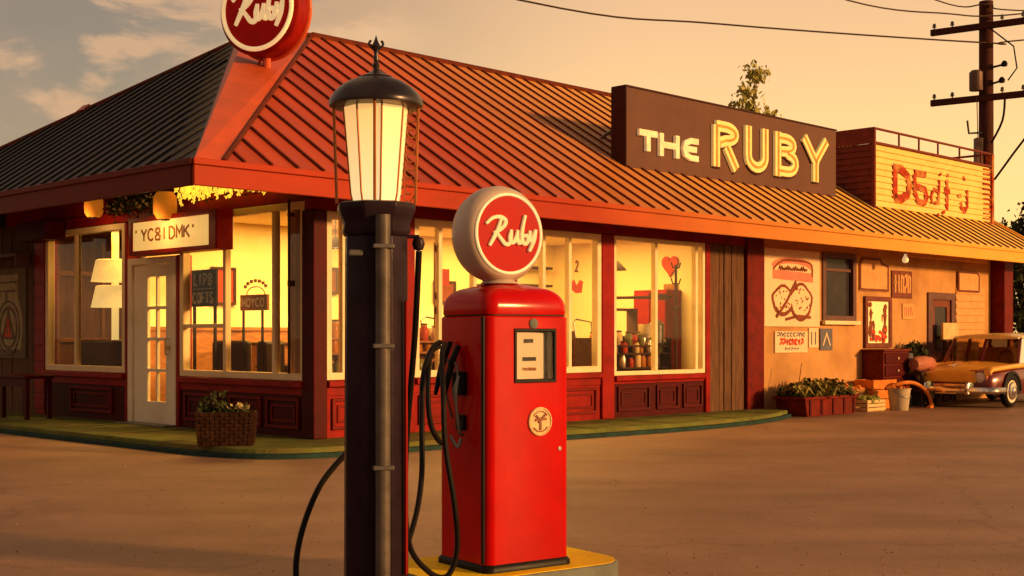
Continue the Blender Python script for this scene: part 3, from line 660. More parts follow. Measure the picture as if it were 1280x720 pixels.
for i in range(420):
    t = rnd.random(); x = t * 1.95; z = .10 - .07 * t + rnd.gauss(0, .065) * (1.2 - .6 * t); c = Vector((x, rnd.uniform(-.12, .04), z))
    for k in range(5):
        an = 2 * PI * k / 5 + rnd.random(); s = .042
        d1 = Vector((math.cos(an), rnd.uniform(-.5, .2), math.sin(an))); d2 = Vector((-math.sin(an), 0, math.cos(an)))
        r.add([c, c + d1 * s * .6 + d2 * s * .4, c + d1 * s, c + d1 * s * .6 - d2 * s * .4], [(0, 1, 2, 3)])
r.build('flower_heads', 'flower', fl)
r2.tube([(0, 0, .08), (1, 0, .03), (2.05, 0, .0)], .012, 6)
for i in range(150): r2.leaf((rnd.uniform(0, 2.4), rnd.uniform(-.08, .06), .06 + rnd.gauss(0, .07)), .07)
r2.build('stem', 'leaf_mid', fl)
gl = thing('leaf_garland', W(-.12, 4.5, 3.10), ANL, 'dull green leaf and blossom garland between the two orange porch lanterns', 'garland')
r = MB(); r2 = MB()
r.tube([(-.1, 0, .03), (.8, 0, -.02), (1.6, 0, .05)], .012, 6)
for i in range(420): r.leaf((rnd.uniform(-.1, 1.6), rnd.uniform(-.1, .06), rnd.gauss(.0, .07)), .08)
for i in range(90): r2.leaf((rnd.uniform(0, 1.6), rnd.uniform(-.14, -.05), rnd.gauss(-.01, .06)), .055, 0, .8)
r.build('foliage', 'leaf_dark', gl); r2.build('blossoms', 'garland_bloom', gl)
def lantern(b, z, sc, label):
    t = thing('paper_lantern', W(-.3, b, z), ANL, label, 'lantern', 'paper lanterns under the porch roof')
    MB().lathe([(.02, -.15), (.09, -.145), (.125, -.09), (.13, 0), (.125, .09), (.09, .145), (.02, .15)], 16).build('shade', 'lantern_paper', t, smooth=True)
    r = MB(); r.lathe([(.05, .145), (.05, .17), (.0, .175)], 10); r.tube([(0, 0, .17), (0, 0, .55)], .006, 5); r.lathe([(.045, -.165), (.05, -.148)], 10); r.build('fitting', 'black', t)
    t.scale = (sc, sc, sc)
lantern(4.68, 3.10, 1., 'smaller orange paper lantern above the two-tier lamp window')
lantern(2.78, 2.98, 1.18, 'larger orange paper lantern beside the yellow flower garland')
r = MB(xfL); r.box(-7.0, -6.05, -.35, -.03, 2.72, 3.0)
o = r.build('awning_box', 'darkred', None, bevel=.015, seg=2); o.location = W(0, 0); o.rotation_euler = (0, 0, ANG); tag(o, 'dark red roller box under the porch eave by the far pilaster', 'awning box')

# bottle poster on the board wall
bp_ = thing('bottle_poster', W(-.004, 8.62, .95), ANL, 'faded olive poster of a bottle on the dark board wall', 'poster')
MB().box(-.05, 1.22, -.02, .0, 0, 1.42).build('sheet', 'poster_olive', bp_)
r = MB(); q = [(.30, 1.32), (.98, 1.32), (.95, .98), (1.10, .72), (1.14, .42), (1.05, .14), (.22, .14), (.12, .42), (.18, .72), (.34, .98)]
r.prism(q, -.026, -.0205); r.build('bottle_print', 'poster_bottle', bp_)
r = MB()
for i, (sx, st) in enumerate((((.30), .05), ((.40), .03))): r.ribbon([(x, z) for x, z in arc(.63, .48, sx, sx * 1.05, 0, 360, 24)], st, -.032 - .001 * i, -.0262)
r.ribbon([(.42, .32), (.63, .72), (.84, .32), (.42, .32)], .045, -.0345, -.0262)
r.ribbon([(.34, 1.2), (.94, 1.2)], .03, -.031, -.0262); r.ribbon([(.36, 1.06), (.92, 1.06)], .03, -.031, -.0262); r.ribbon([(.55, 1.06), (.55, .9)], .03, -.0325, -.0262)
r.build('line_print', 'poster_olive', bp_)
r = MB(); r.ribbon([(.55, .36), (.63, .62), (.70, .36)], .06, -.037, -.0346); r.ribbon([(.5, .36), (.76, .36)], .05, -.0385, -.0346); r.build('emblem_print', 'poster_red', bp_)
# open gable sign above it: small wall shelf
sh = MB(xfL); sh.box(-8.9, -7.25, -.25, -.02, 2.52, 2.58); sh.box(-7.3, -7.24, -.25, -.02, 2.38, 2.52); sh.box(-8.9, -8.84, -.25, -.02, 2.38, 2.52)
o = sh.build('wall_shelf', 'frame_mauve', None, bevel=.006, seg=1); o.location = W(0, 0); o.rotation_euler = (0, 0, ANG); tag(o, 'narrow shelf on the board wall above the bottle poster', 'shelf')

# bench under the far porch window
bn = thing('bench', W(-.62, 5.2, AP), ANL, 'small dark red wooden bench under the two-tier lamp window', 'bench')
MB().box(-1.35, -.45, -.22, .22, .58, .63).build('seat', 'darkred', bn, bevel=.01, seg=2)
MB().box(-1.33, -.47, -.2, -.17, .46, .579).build('apron', 'darkred', bn)
for x in (-1.30, -.54):
    for y in (-.19, .14): MB().box(x, x + .055, y, y + .055, 0, .579).build('leg', 'darkred', bn)

# wicker basket of plants on the pavement corner
wb = thing('wicker_basket', W(-1.17, .02, AP), ANG - rad(38), 'dark woven basket of plants on the pavement by the corner post', 'basket')
r = MB(); r.add([(-.36, -.2, 0), (.36, -.2, 0), (.36, .2, 0), (-.36, .2, 0), (-.40, -.23, .40), (.40, -.23, .40), (.40, .23, .40), (-.40, .23, .40), (-.37, -.2, .40), (.37, -.2, .40), (.37, .2, .40), (-.37, .2, .40), (-.36, -.19, .3), (.36, -.19, .3), (.36, .19, .3), (-.36, .19, .3)],
              [(0, 3, 2, 1), (0, 1, 5, 4), (1, 2, 6, 5), (2, 3, 7, 6), (3, 0, 4, 7), (4, 5, 9, 8), (5, 6, 10, 9), (6, 7, 11, 10), (7, 4, 8, 11), (8, 9, 13, 12), (9, 10, 14, 13), (10, 11, 15, 14), (11, 8, 12, 15), (12, 13, 14, 15)])
for i in range(9):
    z = .02 + i * .042; e = .04 * z / .4
    for (x0, x1, y) in ((-.362 - e, .362 + e, -.206 - e * .8),):
        for k in range(12):
            xa = x0 + (x1 - x0) * k / 12; r.box(xa + .003, xa + (x1 - x0) / 12 - .003, y - (.012 if (k + i) % 2 else .002), y + .004, z, z + .034)
    for k in range(7):
        ya = -.2 + .4 * k / 7; r.box(.358 + e, .366 + e + (.012 if (k + i) % 2 else .002), ya + .003, ya + .054, z, z + .034)
r.build('basket_weave', 'basket_wood', wb)
r = MB()
for i in range(520):
    x = rnd.uniform(-.34, .3); y = rnd.uniform(-.18, .18); r.leaf((x, y, .34 + abs(rnd.gauss(0, .09)) * (1.3 if x < 0 else .6)), .085, .6)
r.build('foliage', 'leaf_dark', wb)
r = MB()
for i in range(40): r.leaf((rnd.uniform(.0, .32), rnd.uniform(-.18, .1), .42 + rnd.random() * .07), .05, 0, .9)
r.build('blossoms', 'garland_bloom', wb)

wb.scale = (.80, .80, .92)
# ------------------------------------------------------------------ petrol pump
ISA = rad(35.5)
def PW(x, y, z=0): return (-.103 + x * math.cos(ISA) - y * math.sin(ISA), 6.456 + x * math.sin(ISA) + y * math.cos(ISA), z)
IZ = .12
isl = thing('pump_island', PW(0, 0), ISA, 'yellow kerbed island with a grey green edge under the red pump', 'pump island')
def rrect(x0, x1, y0, y1, rd, n=6):
    o = []
    for cx, cy, a0 in ((x1 - rd, y0 + rd, -90), (x1 - rd, y1 - rd, 0), (x0 + rd, y1 - rd, 90), (x0 + rd, y0 + rd, 180)):
        o += [(cx + rd * math.cos(rad(a0 + 90 * k / n)), cy + rd * math.sin(rad(a0 + 90 * k / n))) for k in range(n + 1)]
    return o
MB().flat(rrect(-.34, .83, -.12, .62, .2), 0, IZ - .004).build('kerb_edge', 'island_teal', isl, bevel=.015, seg=2)
MB().flat(rrect(-.325, .815, -.105, .605, .19), IZ - .003, IZ).build('top', 'island_yellow', isl)

pp = thing('petrol_pump', PW(.235, .225, IZ), ISA, 'tall red vintage petrol pump with round Ruby globe on top', 'petrol pump')
PWd, PD, PH = .262, .228, 1.285          # half width, half depth, seam height
def body(mb, prof, rd=.05):
    n = 7; vs = []; m = None
    for ins, z in prof:
        q = rrect(-PWd + ins, PWd - ins, -PD + ins * .85, PD - ins * .85, max(.012, rd - ins * .1), n); m = len(q); vs += [(x, y, z) for x, y in q]
    fs = [(i * m + k, i * m + (k + 1) % m, (i + 1) * m + (k + 1) % m, (i + 1) * m + k) for i in range(len(prof) - 1) for k in range(m)]
    fs += [tuple(range(m))[::-1], tuple(range((len(prof) - 1) * m, len(prof) * m))]
    return mb.add(vs, fs)
body(MB(), [(-.014, 0), (-.014, .022), (-.006, .032), (-.002, .038)]).build('plinth', 'black', pp, smooth=True)
# cabinet with a recess cut for the dial
cab = body(MB(), [(.0, .039), (.0, .7), (.0, PH - .012), (.008, PH - .004)]).build('cabinet', 'pump_red', pp, smooth=True)
cut = MB().box(-.085, .155, -PD - .05, -PD + .055, .955, 1.205).build('dial_recess', 'black', pp)
bm_ = cab.modifiers.new('recess', 'BOOLEAN'); bm_.operation = 'DIFFERENCE'; bm_.solver = 'EXACT'; bm_.object = cut
bpy.context.view_layer.update()
dg = bpy.context.evaluated_depsgraph_get(); nm_ = bpy.data.meshes.new_from_object(cab.evaluated_get(dg)); cab.modifiers.clear(); cab.data = nm_
bpy.data.objects.remove(cut)
body(MB(), [(.008, PH - .003), (.008, PH + .003)]).build('seam_band', 'black', pp)
hd = [(.002, PH + .004), (.0, PH + .012), (.0, PH + .04)] + [(.115 * (1 - math.cos(rad(t))), PH + .04 + .105 * math.sin(rad(t))) for t in (10, 20, 30, 40, 50, 60, 70, 80)] + [(.12, PH + .150), (.16, PH + .162), (.20, PH + .168)]
body(MB(), hd, .07).build('head', 'pump_red', pp, smooth=True, angle=60)
# dark joint between the side and front panels
r = MB(); r.box(-PWd - .003, -PWd + .004, -PD + .028, -PD + .050, .045, PH - .008); r.build('edge_trim', 'black', pp)
# dial
dw = thing('x', (0, 0, 0), 0, None, None); bpy.data.objects.remove(dw)
r = MB(); r.holed((-.098, .168, .942, 1.218), (-.082, .152, .958, 1.202), -PD - .006, -PD + .052); fr = r.build('dial_bezel', 'black', pp, bevel=.004, seg=2)
r = MB(); r.add([(-.081, -PD + .006, .962), (.118, -PD + .03, .962), (.118, -PD + .03, 1.198), (-.081, -PD + .006, 1.198)], [(0, 1, 2, 3)]); r.box(-.081, .151, -PD + .045, -PD + .05, .958, 1.2)
dl = r.build('dial_plate', 'dial', pp)
def onplate(x): return -PD + .006 + (x + .081) / .199 * .024
r = MB()
for (x0, x1, z0, z1) in ((-.03, .035, 1.145, 1.165), (-.04, .055, 1.053, 1.073)):
    r.add([(x0, onplate(x0) - .002, z0), (x1, onplate(x1) - .002, z0), (x1, onplate(x1) - .002, z1), (x0, onplate(x0) - .002, z1)], [(0, 1, 2, 3)])
r.build('counter_slot', 'black', dl)
r = MB(); scrawl(r, -.04, 1.005, .014, .09, .0032, onplate(0) - .006, onplate(0) + .0, 9, 4); r.build('lettering', 'ink', dl)
MB().box(.119, .151, -PD + .01, -PD + .044, .960, 1.2).build('recess_side', 'black', pp)
# button light, emblem, front glass
r = MB(); r.lathe([(.026, .0), (.026, .006), (.022, .008), (.0, .011)], 20, (.022, -PD, 1.243), 'y'); r.build('knob', 'island_teal', pp, smooth=True)
em = MB(); em.lathe([(.073, .0), (.073, .009), (.066, .012), (.064, .007), (.0, .007)], 36, (.062, -PD, .745), 'y'); em = em.build('emblem', 'brass', pp, smooth=True)
r = MB(); yy = -PD - .0118
for k, (x0, z0, x1, z1) in enumerate(((.062, .70, .062, .765), (.028, .752, .100, .757), (.034, .775, .055, .757), (.092, .778, .066, .757), (.05, .74, .075, .765))): r.ribbon([(x0, z0), (x1, z1)], .011, yy - .0006 * k, -PD - .006)
r.ribbon([(.062 + .052 * math.cos(rad(t)), .745 + .052 * math.sin(rad(t))) for t in range(215, 330, 8)], .006, yy, -PD - .006)
r.ribbon([(.062 + .052 * math.cos(rad(t)), .745 + .052 * math.sin(rad(t))) for t in range(35, 150, 8)], .004, yy, -PD - .006)
r.build('emblem_mark', 'emblem_ink', em)
r = MB(); r.lathe([(.011, 0), (.011, .004), (.006, .005), (0, .003)], 14, (.19, -PD, .60), 'y'); r.build('lock', 'steel', pp, smooth=True)
MB().add([(-.08, -PD + .002, .96), (.15, -PD + .002, .96), (.15, -PD + .002, 1.2), (-.08, -PD + .002, 1.2)], [(0, 1, 2, 3)]).build('dial_glass', 'glass', pp)
# globe
gz = PH + .168 + .252; GR = .252
r = MB(); r.lathe([(.07, .0), (.10, .002), (.085, .016), (.07, .025), (.08, .040)], 20, (-.03, .0, PH + .164)); r.build('globe_collar', 'globe_shell', pp, smooth=True)
r = MB(); pr = [(.0, -.15), (.10, -.145), (.17, -.125), (GR - .014, -.08), (GR, -.03), (GR, .02), (GR - .008, .05), (GR - .022, .078), (GR - .038, .092), (GR - .052, .094)]
r.lathe(pr, 56, (-.035, 0, gz), 'y'); gb = r.build('globe', 'globe_shell', pp, smooth=True, angle=60)
r = MB(); r.lathe([(GR - .054, .0945), (GR - .056, .098), (.0, .100)], 56, (-.035, 0, gz), 'y'); r.build('face', 'disc_red', gb, smooth=True)
r = MB(); r.tube([Vector((-.035 + math.cos(2 * PI * k / 56) * (GR - .050), -.097, gz + math.sin(2 * PI * k / 56) * (GR - .050))) for k in range(57)], .0078, 8, False); r.build('ring', 'neon_cream', gb, smooth=True)
script_mesh(GR * .745, .95, .95, .0175, -.112, -.098, -.035, gz + .01).build('lettering', 'letter_cream', gb)
# side gear: holster, nozzle, switch
sx = -PWd
MB().box(sx - .035, sx - .001, -.055, .045, .88, 1.0).build('holster', 'black', pp, bevel=.008, seg=2); MB().box(sx - .02, sx - .001, -.045, .035, .70, .78).build('switch_box', 'black', pp, bevel=.008, seg=2)
def noz(dy, dz):
    r = MB(); r.tube([(sx - .10, dy + .02, .86 + dz), (sx - .085, dy + .01, .94 + dz), (sx - .06, dy, 1.05 + dz), (sx - .02, dy - .0, 1.13 + dz)], [.010, .016, .018, .013], 10)
    o = r.build('nozzle', 'black', pp, smooth=True)
    r = MB(); r.tube(smooth_path([(sx - .055, dy - .022, 1.05 + dz), (sx - .045, dy - .03, .97 + dz), (sx - .07, dy - .03, .90 + dz), (sx - .04, dy - .02, .80 + dz), (sx - .015, dy - .01, .74 + dz)], 4), .006, 6); r.build('trigger', 'steel', o, smooth=True)
noz(.0, .0); noz(.075, .02)
sx0 = sx
r = MB(); r.tube(smooth_path([(sx - .09, -.03, .68), (sx - .06, -.05, .62), (sx - .03, -.04, .66)], 4), .009, 6); r.tube(smooth_path([(sx - .06, -.06, .98), (sx - .075, -.06, .88), (sx - .05, -.05, .70), (sx - .02, -.04, .68)], 4), .008, 6); r.build('hose_hook', 'steel', pp, smooth=True)

# ------------------------------------------------------------------ street lamp
LX, LY = -.575, 5.5
lp = thing('street_lamp', (LX, LY, 0), rad(12), 'dark street lamp with a glowing cream lantern before the diner', 'street lamp')
r = MB(); r.lathe([(.20, 0), (.20, .12), (.165, .16), (.150, .22), (.142, .26)], 8, rot=rad(22.5)); r.build('base', 'lamp_iron', lp, bevel=.008, seg=2)
r = MB(); oct_ = [(.142, .26), (.138, 1.62), (.138, 1.72)]
r.lathe(oct_, 8, rot=rad(22.5)); r.build('post', 'lamp_iron', lp, bevel=.006, seg=2)
r = MB(); r.lathe([(.142, 1.721), (.152, 1.74), (.146, 1.77), (.16, 1.80), (.172, 1.83), (.172, 1.855), (.15, 1.862)], 8, rot=rad(22.5)); r.build('collar', 'lamp_iron', lp, bevel=.004, seg=2)
r = MB(); r.tube([(.012, -.152, .3), (.012, -.152, 1.80)], .031, 12); r.build('conduit', 'conduit', lp, smooth=True)
for z in (.75, 1.25, 1.66): MB().box(-.03, .055, -.188, -.130, z, z + .018).build('conduit_clamp', 'steel', lp, bevel=.003, seg=1)
r = MB(); r.box(.108, .122, -.100, -.080, .3, 1.45); r.build('red_lit_edge', 'redwood', lp, bevel=.006, seg=1)  # added red strip imitating red light caught along the post's edge
r = MB(); r.lathe([(.0, -.03), (.02, -.025), (.028, 0), (.02, .025), (.0, .03)], 14, (.175, -.04, 1.69)); r.tube([(.11, -.04, 1.72), (.175, -.04, 1.72), (.175, -.04, 1.69)], .009, 8); r.build('hose_hook', 'lamp_iron', lp, smooth=True)
r = MB(); r.box(-.125, -.07, -.150, -.128, 1.63, 1.655); r.build('bolt_plate', 'steel', lp, bevel=.004, seg=1)
# glass body: faceted, wider at the top
r = MB(); r.lathe([(.098, 1.865), (.106, 1.90), (.138, 2.27)], 8, rot=rad(4)); r.build('lantern_glass', 'lamp_glass', lp)
r = MB()
for k in range(8):
    a = 2 * PI * k / 8 + rad(4); r.tube([(.099 * math.cos(a), .099 * math.sin(a), 1.865), (.107 * math.cos(a), .107 * math.sin(a), 1.90), (.139 * math.cos(a), .139 * math.sin(a), 2.27)], .0042, 5)
r.build('glazing_bar', 'lamp_frame', lp)
for k in range(4):
    a = 2 * PI * k / 4 + rad(-8); MB().tube([(.165 * math.cos(a), .165 * math.sin(a), 1.86), (.178 * math.cos(a), .178 * math.sin(a), 2.275)], .0065, 6).build('cage_bar', 'lamp_frame', lp, smooth=True)
for a0 in (rad(-8),):
    r = MB()
    for i in range(11):
        z = 1.89 + i * .034; rr = .135 + (z - 1.86) * .05
        cx_, cy_ = math.cos(a0), math.sin(a0)
        p = [(cx_ * (rr + .021 * math.cos(t)), cy_ * (rr + .021 * math.cos(t)), z + .016 * math.sin(t) * (1 if i % 2 else -1) + .006 * math.cos(2 * t)) for t in [2 * PI * k / 12 for k in range(11)]]
        r.tube(p, .0030, 5)
    r.build('scrollwork', 'lamp_frame', lp, smooth=True)
r = MB(); r.lathe([(.17, 2.262), (.196, 2.268), (.2, 2.28), (.196, 2.295), (.185, 2.315), (.160, 2.345), (.12, 2.372), (.075, 2.388), (.072, 2.395), (.05, 2.402), (.02, 2.42), (.0, 2.425)], 40); r.build('cap', 'lamp_cap', lp, smooth=True, angle=40)
r = MB(); r.lathe([(.018, 2.415), (.012, 2.43), (.016, 2.445), (.009, 2.46), (.013, 2.475), (.008, 2.49), (.013, 2.51), (.02, 2.525), (.012, 2.54), (.006, 2.555), (.0, 2.575)], 14)
for sgn in (-1, 1): r.tube(smooth_path([(0, 0, 2.50), (sgn * .018, 0, 2.52), (sgn * .03, 0, 2.535), (sgn * .022, 0, 2.55)], 3), .0055, 6)
r.build('finial', 'lamp_cap', lp, smooth=True)

# hoses between the pump, the lamp hook and the ground
def wp(u, v, Y): return ((u - 640) / 1625 * Y, Y, 1.3 + (420 - v) / 1625 * Y)
def hose(pts, label, rd=.0135):
    o = MB().tube(smooth_path(pts, 7), rd, 10).build('fuel_hose', 'rubber', None, smooth=True); tag(o, label, 'hose', 'black fuel hoses at the pump')
hose([(-.360, 6.42, 1.31), (-.42, 6.40, 1.29), (-.52, 6.33, 1.10), (-.548, 6.25, .86), (-.52, 6.2, .55), (-.47, 6.2, .30), (-.34, 6.3, .152), (-.245, 6.3, .20), (-.235, 6.3, .42), (-.285, 6.25, .74), (-.325, 6.22, 1.0), (-.3, 6.36, 1.24)] if False else
     [(-.335, 6.50, 1.26), (-.345, 6.40, 1.20), (-.33, 6.24, 1.02), (-.318, 6.2, .78), (-.275, 6.2, .50), (-.262, 6.22, .28), (-.31, 6.2, .155), (-.40, 6.15, .19), (-.48, 6.0, .36), (-.475, 5.8, .75), (-.42, 5.62, 1.30), (-.395, 5.52, 1.66)],
     'black hose hung from the ball on the lamp post, looping low to the pump side')
hose([(-.36, 6.52, 1.27), (-.40, 6.44, 1.23), (-.435, 6.36, 1.10), (-.437, 6.3, .9), (-.435, 6.25, .62), (-.47, 6.2, .40), (-.55, 6.1, .2), (-.72, 5.95, .03), (-.9, 5.78, .02), (-.945, 5.7, .22), (-.93, 5.72, .42), (-.85, 5.78, .64), (-.72, 5.85, .80)],
     'black hose that passes behind the lamp post and loops out on its other side')
hose([(-.365, 6.56, 1.25), (-.41, 6.5, 1.2), (-.415, 6.42, 1.0), (-.40, 6.42, .86), (-.365, 6.47, .78), (-.34, 6.52, .76)],
     'short black hose curling back into the pump holster')

# ------------------------------------------------------------------ store front things
def on_wall(a, z, nm, label, cat, g=None, dy=-.004): return thing(nm, W(a, dy, z), ANG, label, cat, g)
p = on_wall(9.12, 1.46, 'food_poster', 'large cream poster of a speckled loaf under a pink banner', 'poster')
MB().box(0, 1.70, -.03, 0, 0, 1.30).build('sheet', 'poster_cream', p)
r = MB(); r.ribbon(arc(.85, .98, .62, .14, 170, 15, 14), .10, -.036, -.0305); r.prism([(.24, .80), (1.48, .76), (1.48, .92), (.24, .95)], -.034, -.0305); r.build('banner_print', 'poster_pink', p)
r = MB(); r.ribbon(smooth2([(.25, .96), (.5, 1.1), (.95, 1.12), (1.4, 1.08), (1.45, .86)], 4), .035, -.041, -.0362); r.ribbon(smooth2([(.42 + .03 * k, .95 + (.055 if k % 2 else -.0) * (1 + .4 * math.sin(k * 2.3))) for k in range(30)], 3), .014, -.0425, -.0362); r.build('banner_line', 'poster_brown', p)
def blob(mb, cx, cz, rx, rz, y0, y1): mb.prism([(cx + rx * math.cos(t) * (1 + .07 * math.sin(5 * t)), cz + rz * math.sin(t) * (1 + .06 * math.cos(4 * t))) for t in [2 * PI * k / 22 for k in range(22)]], y0, y1)
r = MB(); blob(r, .55, .44, .34, .26, -.036, -.0305); blob(r, 1.10, .42, .36, .32, -.0372, -.0305); r.build('loaf_print', 'poster_brown', p)
r = MB(); blob(r, .54, .45, .28, .20, -.041, -.0374); blob(r, 1.09, .43, .30, .26, -.0418, -.0374); r.build('crumb_print', 'poster_cream', p)
r = MB()
for i in range(46):
    cx_, cz_ = ((.54, .45) if i % 2 else (1.09, .43)); x = cx_ + rnd.uniform(-.24, .24); z = cz_ + rnd.uniform(-.17, .2); r.box(x, x + rnd.uniform(.02, .05), -.0435, -.0419, z, z + .028)
r.ribbon([(.34, .16), (.62, .40), (.92, .74), (.97, .62)], .06, -.0452, -.0436); r.ribbon([(.62, .12), (1.0, .18), (1.4, .16)], .05, -.0446, -.0436); r.build('speckle_print', 'poster_brown', p)
p = on_wall(9.45, 1.02, 'store_notice', 'cream wall notice with a red lettered band below the loaf poster', 'sign')
MB().box(0, 1.0, -.02, 0, 0, .36).build('sheet', 'poster_cream', p); r = MB(); scrawl(r, .14, .13, .10, .74, .032, -.028, -.0205, 8, 3); r.build('red_lettering', 'poster_red', p)
r = MB(); scrawl(r, .06, .27, .07, .88, .018, -.026, -.0205, 9, 1); scrawl(r, .3, .04, .05, .45, .014, -.026, -.0205, 5, 2); r.build('lettering', 'greyblue', p)
p = on_wall(10.5, 1.10, 'paper_flyer', 'small pale flyer beside the red lettered notice', 'flyer'); MB().box(0, .3, -.015, 0, 0, .34).build('sheet', 'poster_cream', p); r = MB(); write(r, 'II', .05, .05, .22, .22, .03, -.02, -.0155); r.build('print', 'greyblue', p)
p = on_wall(10.86, 1.05, 'grey_placard', 'grey blue placard under the store window', 'placard'); MB().box(0, .40, -.02, 0, 0, .38).build('sheet', 'greyblue', p); r = MB(); r.ribbon([(.08, .08), (.2, .3), (.32, .08)], .03, -.026, -.0205); r.build('print', 'poster_cream', p)
p = on_wall(12.36, 1.08, 'framed_poster', 'brown framed poster glowing cream with dark figures above the red cabinet', 'picture')
r = MB(); r.holed((0, .98, 0, .95), (.10, .88, .09, .86), -.05, 0); r.build('frame', 'frame_brown', p, bevel=.01, seg=2); MB().box(.1, .88, -.02, -.001, .09, .86).build('sheet', 'sign_cream', p)
q_ = random.Random(5); rs_ = {-1: MB(), 1: MB()}
for i in range(44):
    sd = -1 if i % 2 else 1; r = rs_[sd]; zz = q_.uniform(.14, .80); blob(r, .49 + sd * q_.uniform(.13 + .10 * (zz > .6), .30), zz, q_.uniform(.02, .07), q_.uniform(.03, .08), -.0235 - .00008 * i, -.0205)
for r in rs_.values(): r.build('tree_print', 'poster_brown', p)
r = MB()
for i in range(22): blob(r, .49 + q_.uniform(-.28, .28), q_.uniform(.12, .34), q_.uniform(.03, .07), q_.uniform(.02, .04), -.0285 - .00008 * i, -.0275)
r.build('foot_print', 'poster_red', p)
p = on_wall(12.2, 2.12, 'outline_board', 'tan cut-corner board outlined in brown above the framed poster', 'board')
MB().prism([(0, 0), (1.05, 0), (1.05, .5), (.8, .54), (.75, .62), (.1, .62), (0, .5)], -.02, 0).build('board', 'tansiding', p)
MB().ribbon([(.02, .03), (1.03, .03), (1.03, .48), (.79, .52), (.74, .6), (.11, .6), (.02, .49), (.02, .03)], .045, -.027, -.0205).build('outline', 'frame_brown', p)
p = on_wall(13.38, 2.02, 'striped_board', 'dark streaked board with pale lettering next to the outlined board', 'board')
MB().box(0, .78, -.02, 0, 0, .52).build('board', 'frame_brown', p); r = MB(); scrawl(r, .08, .1, .34, .66, .05, -.026, -.0205, 5, 5); r.build('lettering', 'tansiding', p)
p = on_wall(13.8, 1.62, 'pale_notice', 'faint square paper notice between the framed poster and store door', 'notice'); MB().box(0, .45, -.015, 0, 0, .3).build('sheet', 'tansiding', p); r = MB(); scrawl(r, .08, .06, .18, .34, .02, -.02, -.0155, 3, 6); r.build('print', 'poster_pink', p)
p = on_wall(16.05, 2.2, 'name_board', 'blank tan board with rounded brown border on the lapped siding', 'board'); MB().box(0, .95, -.045, -.03, 0, .42).build('board', 'tansiding', p); r = MB(); r.ribbon([(.02, .02), (.93, .02), (.93, .34), (.86, .40), (.02, .40), (.02, .02)], .04, -.052, -.0455); r.build('outline', 'frame_brown', p)
# eave lamp
p = thing('eave_lamp', W(12.9, -.55, 2.70), ANG, 'little white bulb lamp under the long eave', 'lamp'); MB().lathe([(.0, -.07), (.05, -.05), (.06, 0), (.03, .06), (.02, .1)], 12).build('bulb', 'neon_cream', p, smooth=True); MB().tube([(0, 0, .1), (0, 0, .42)], .012, 6).build('stem', 'black', p)
# red trough planter
t = thing('trough_planter', W(9.85, -.58, 0), ANG, 'red trough planter overflowing with pale green leaves by the red post', 'planter')
q = [(-.75, .0), (.72, .0), (.79, .30), (-.82, .30)]
r = MB(); r.prism(q, -.28, .28); r.box(-.86, .83, -.31, -.281, .27, .32); r.box(-.86, .83, .281, .31, .27, .32); r.box(-.86, -.821, -.28, .28, .27, .32); r.box(.791, .83, -.28, .28, .27, .32)
r.build('trough', 'tub_red', t, bevel=.01, seg=2)
r = MB()
for x in (-.7, -.35, 0, .35, .65): r.box(x, x + .05, -.296, -.281, .02, .265)
r.build('batten', 'darkred', t)
r = MB(); r2 = MB()
for i in range(460):         # long arching blades
    x = rnd.uniform(-.80, .76); y = rnd.uniform(-.27, .25); an = rnd.uniform(0, 2 * PI); L_ = rnd.uniform(.16, .34); d = Vector((math.cos(an), math.sin(an), 0)); w_ = Vector((-d.y, d.x, 0)) * rnd.uniform(.012, .024); b_ = Vector((x, y, .27)); h_ = rnd.uniform(.14, .30) * (1.15 - .5 * abs(x))
    p1 = b_ + d * L_ * .4 + Vector((0, 0, h_)); p2 = b_ + d * L_ + Vector((0, 0, h_ * rnd.uniform(.3, .95)))
    (r if i % 3 else r2).add([b_ - w_, b_ + w_, p1 + w_ * 1.2, p1 - w_ * 1.2, p2], [(0, 1, 2, 3), (3, 2, 4)])
r.build('foliage', 'leaf_gold', t)
for i in range(420): r2.leaf((rnd.uniform(-.85, .78), rnd.uniform(-.33, .28), .30 + abs(rnd.gauss(0, .06))), .09, .1, .4)
r2.build('dark_leaves', 'leaf_dark', t)  # darker leaves mixed in low among the pale blades
r = MB(); r.tube([(-.45, .1, .3), (-.28, .12, .85)], .008, 5); r.build('stake', 'wood_mid', t)
# produce crates
def crate(a, b, z, rz, label, m='crate_wood', w=.62, d_=.4, h=.24, group='wooden produce crates'):
    t = thing('produce_crate', W(a, b, z), ANG + rz, label, 'crate', group)
    r = MB()
    for k in range(3):
        zz = .01 + k * h / 3; hh = h / 3 - .015
        r.box(-w / 2, w / 2, -d_ / 2, -d_ / 2 + .014, zz, zz + hh); r.box(-w / 2, w / 2, d_ / 2 - .014, d_ / 2, zz, zz + hh); r.box(-w / 2, -w / 2 + .014, -d_ / 2 + .0145, d_ / 2 - .0145, zz, zz + hh); r.box(w / 2 - .014, w / 2, -d_ / 2 + .0145, d_ / 2 - .0145, zz, zz + hh)
    r.build('slat_side', m, t)
    r = MB()
    for x in (-1, 1):
        for y in (-1, 1): r.box(x * (w / 2 - .03) - .015, x * (w / 2 - .03) + .015, y * (d_ / 2 - .03) - .015, y * (d_ / 2 - .03) + .015, 0, h)
    r.box(-w / 2 + .015, w / 2 - .015, -d_ / 2 + .015, d_ / 2 - .015, .002, .012); r.build('corner_block', m, t)
    return t
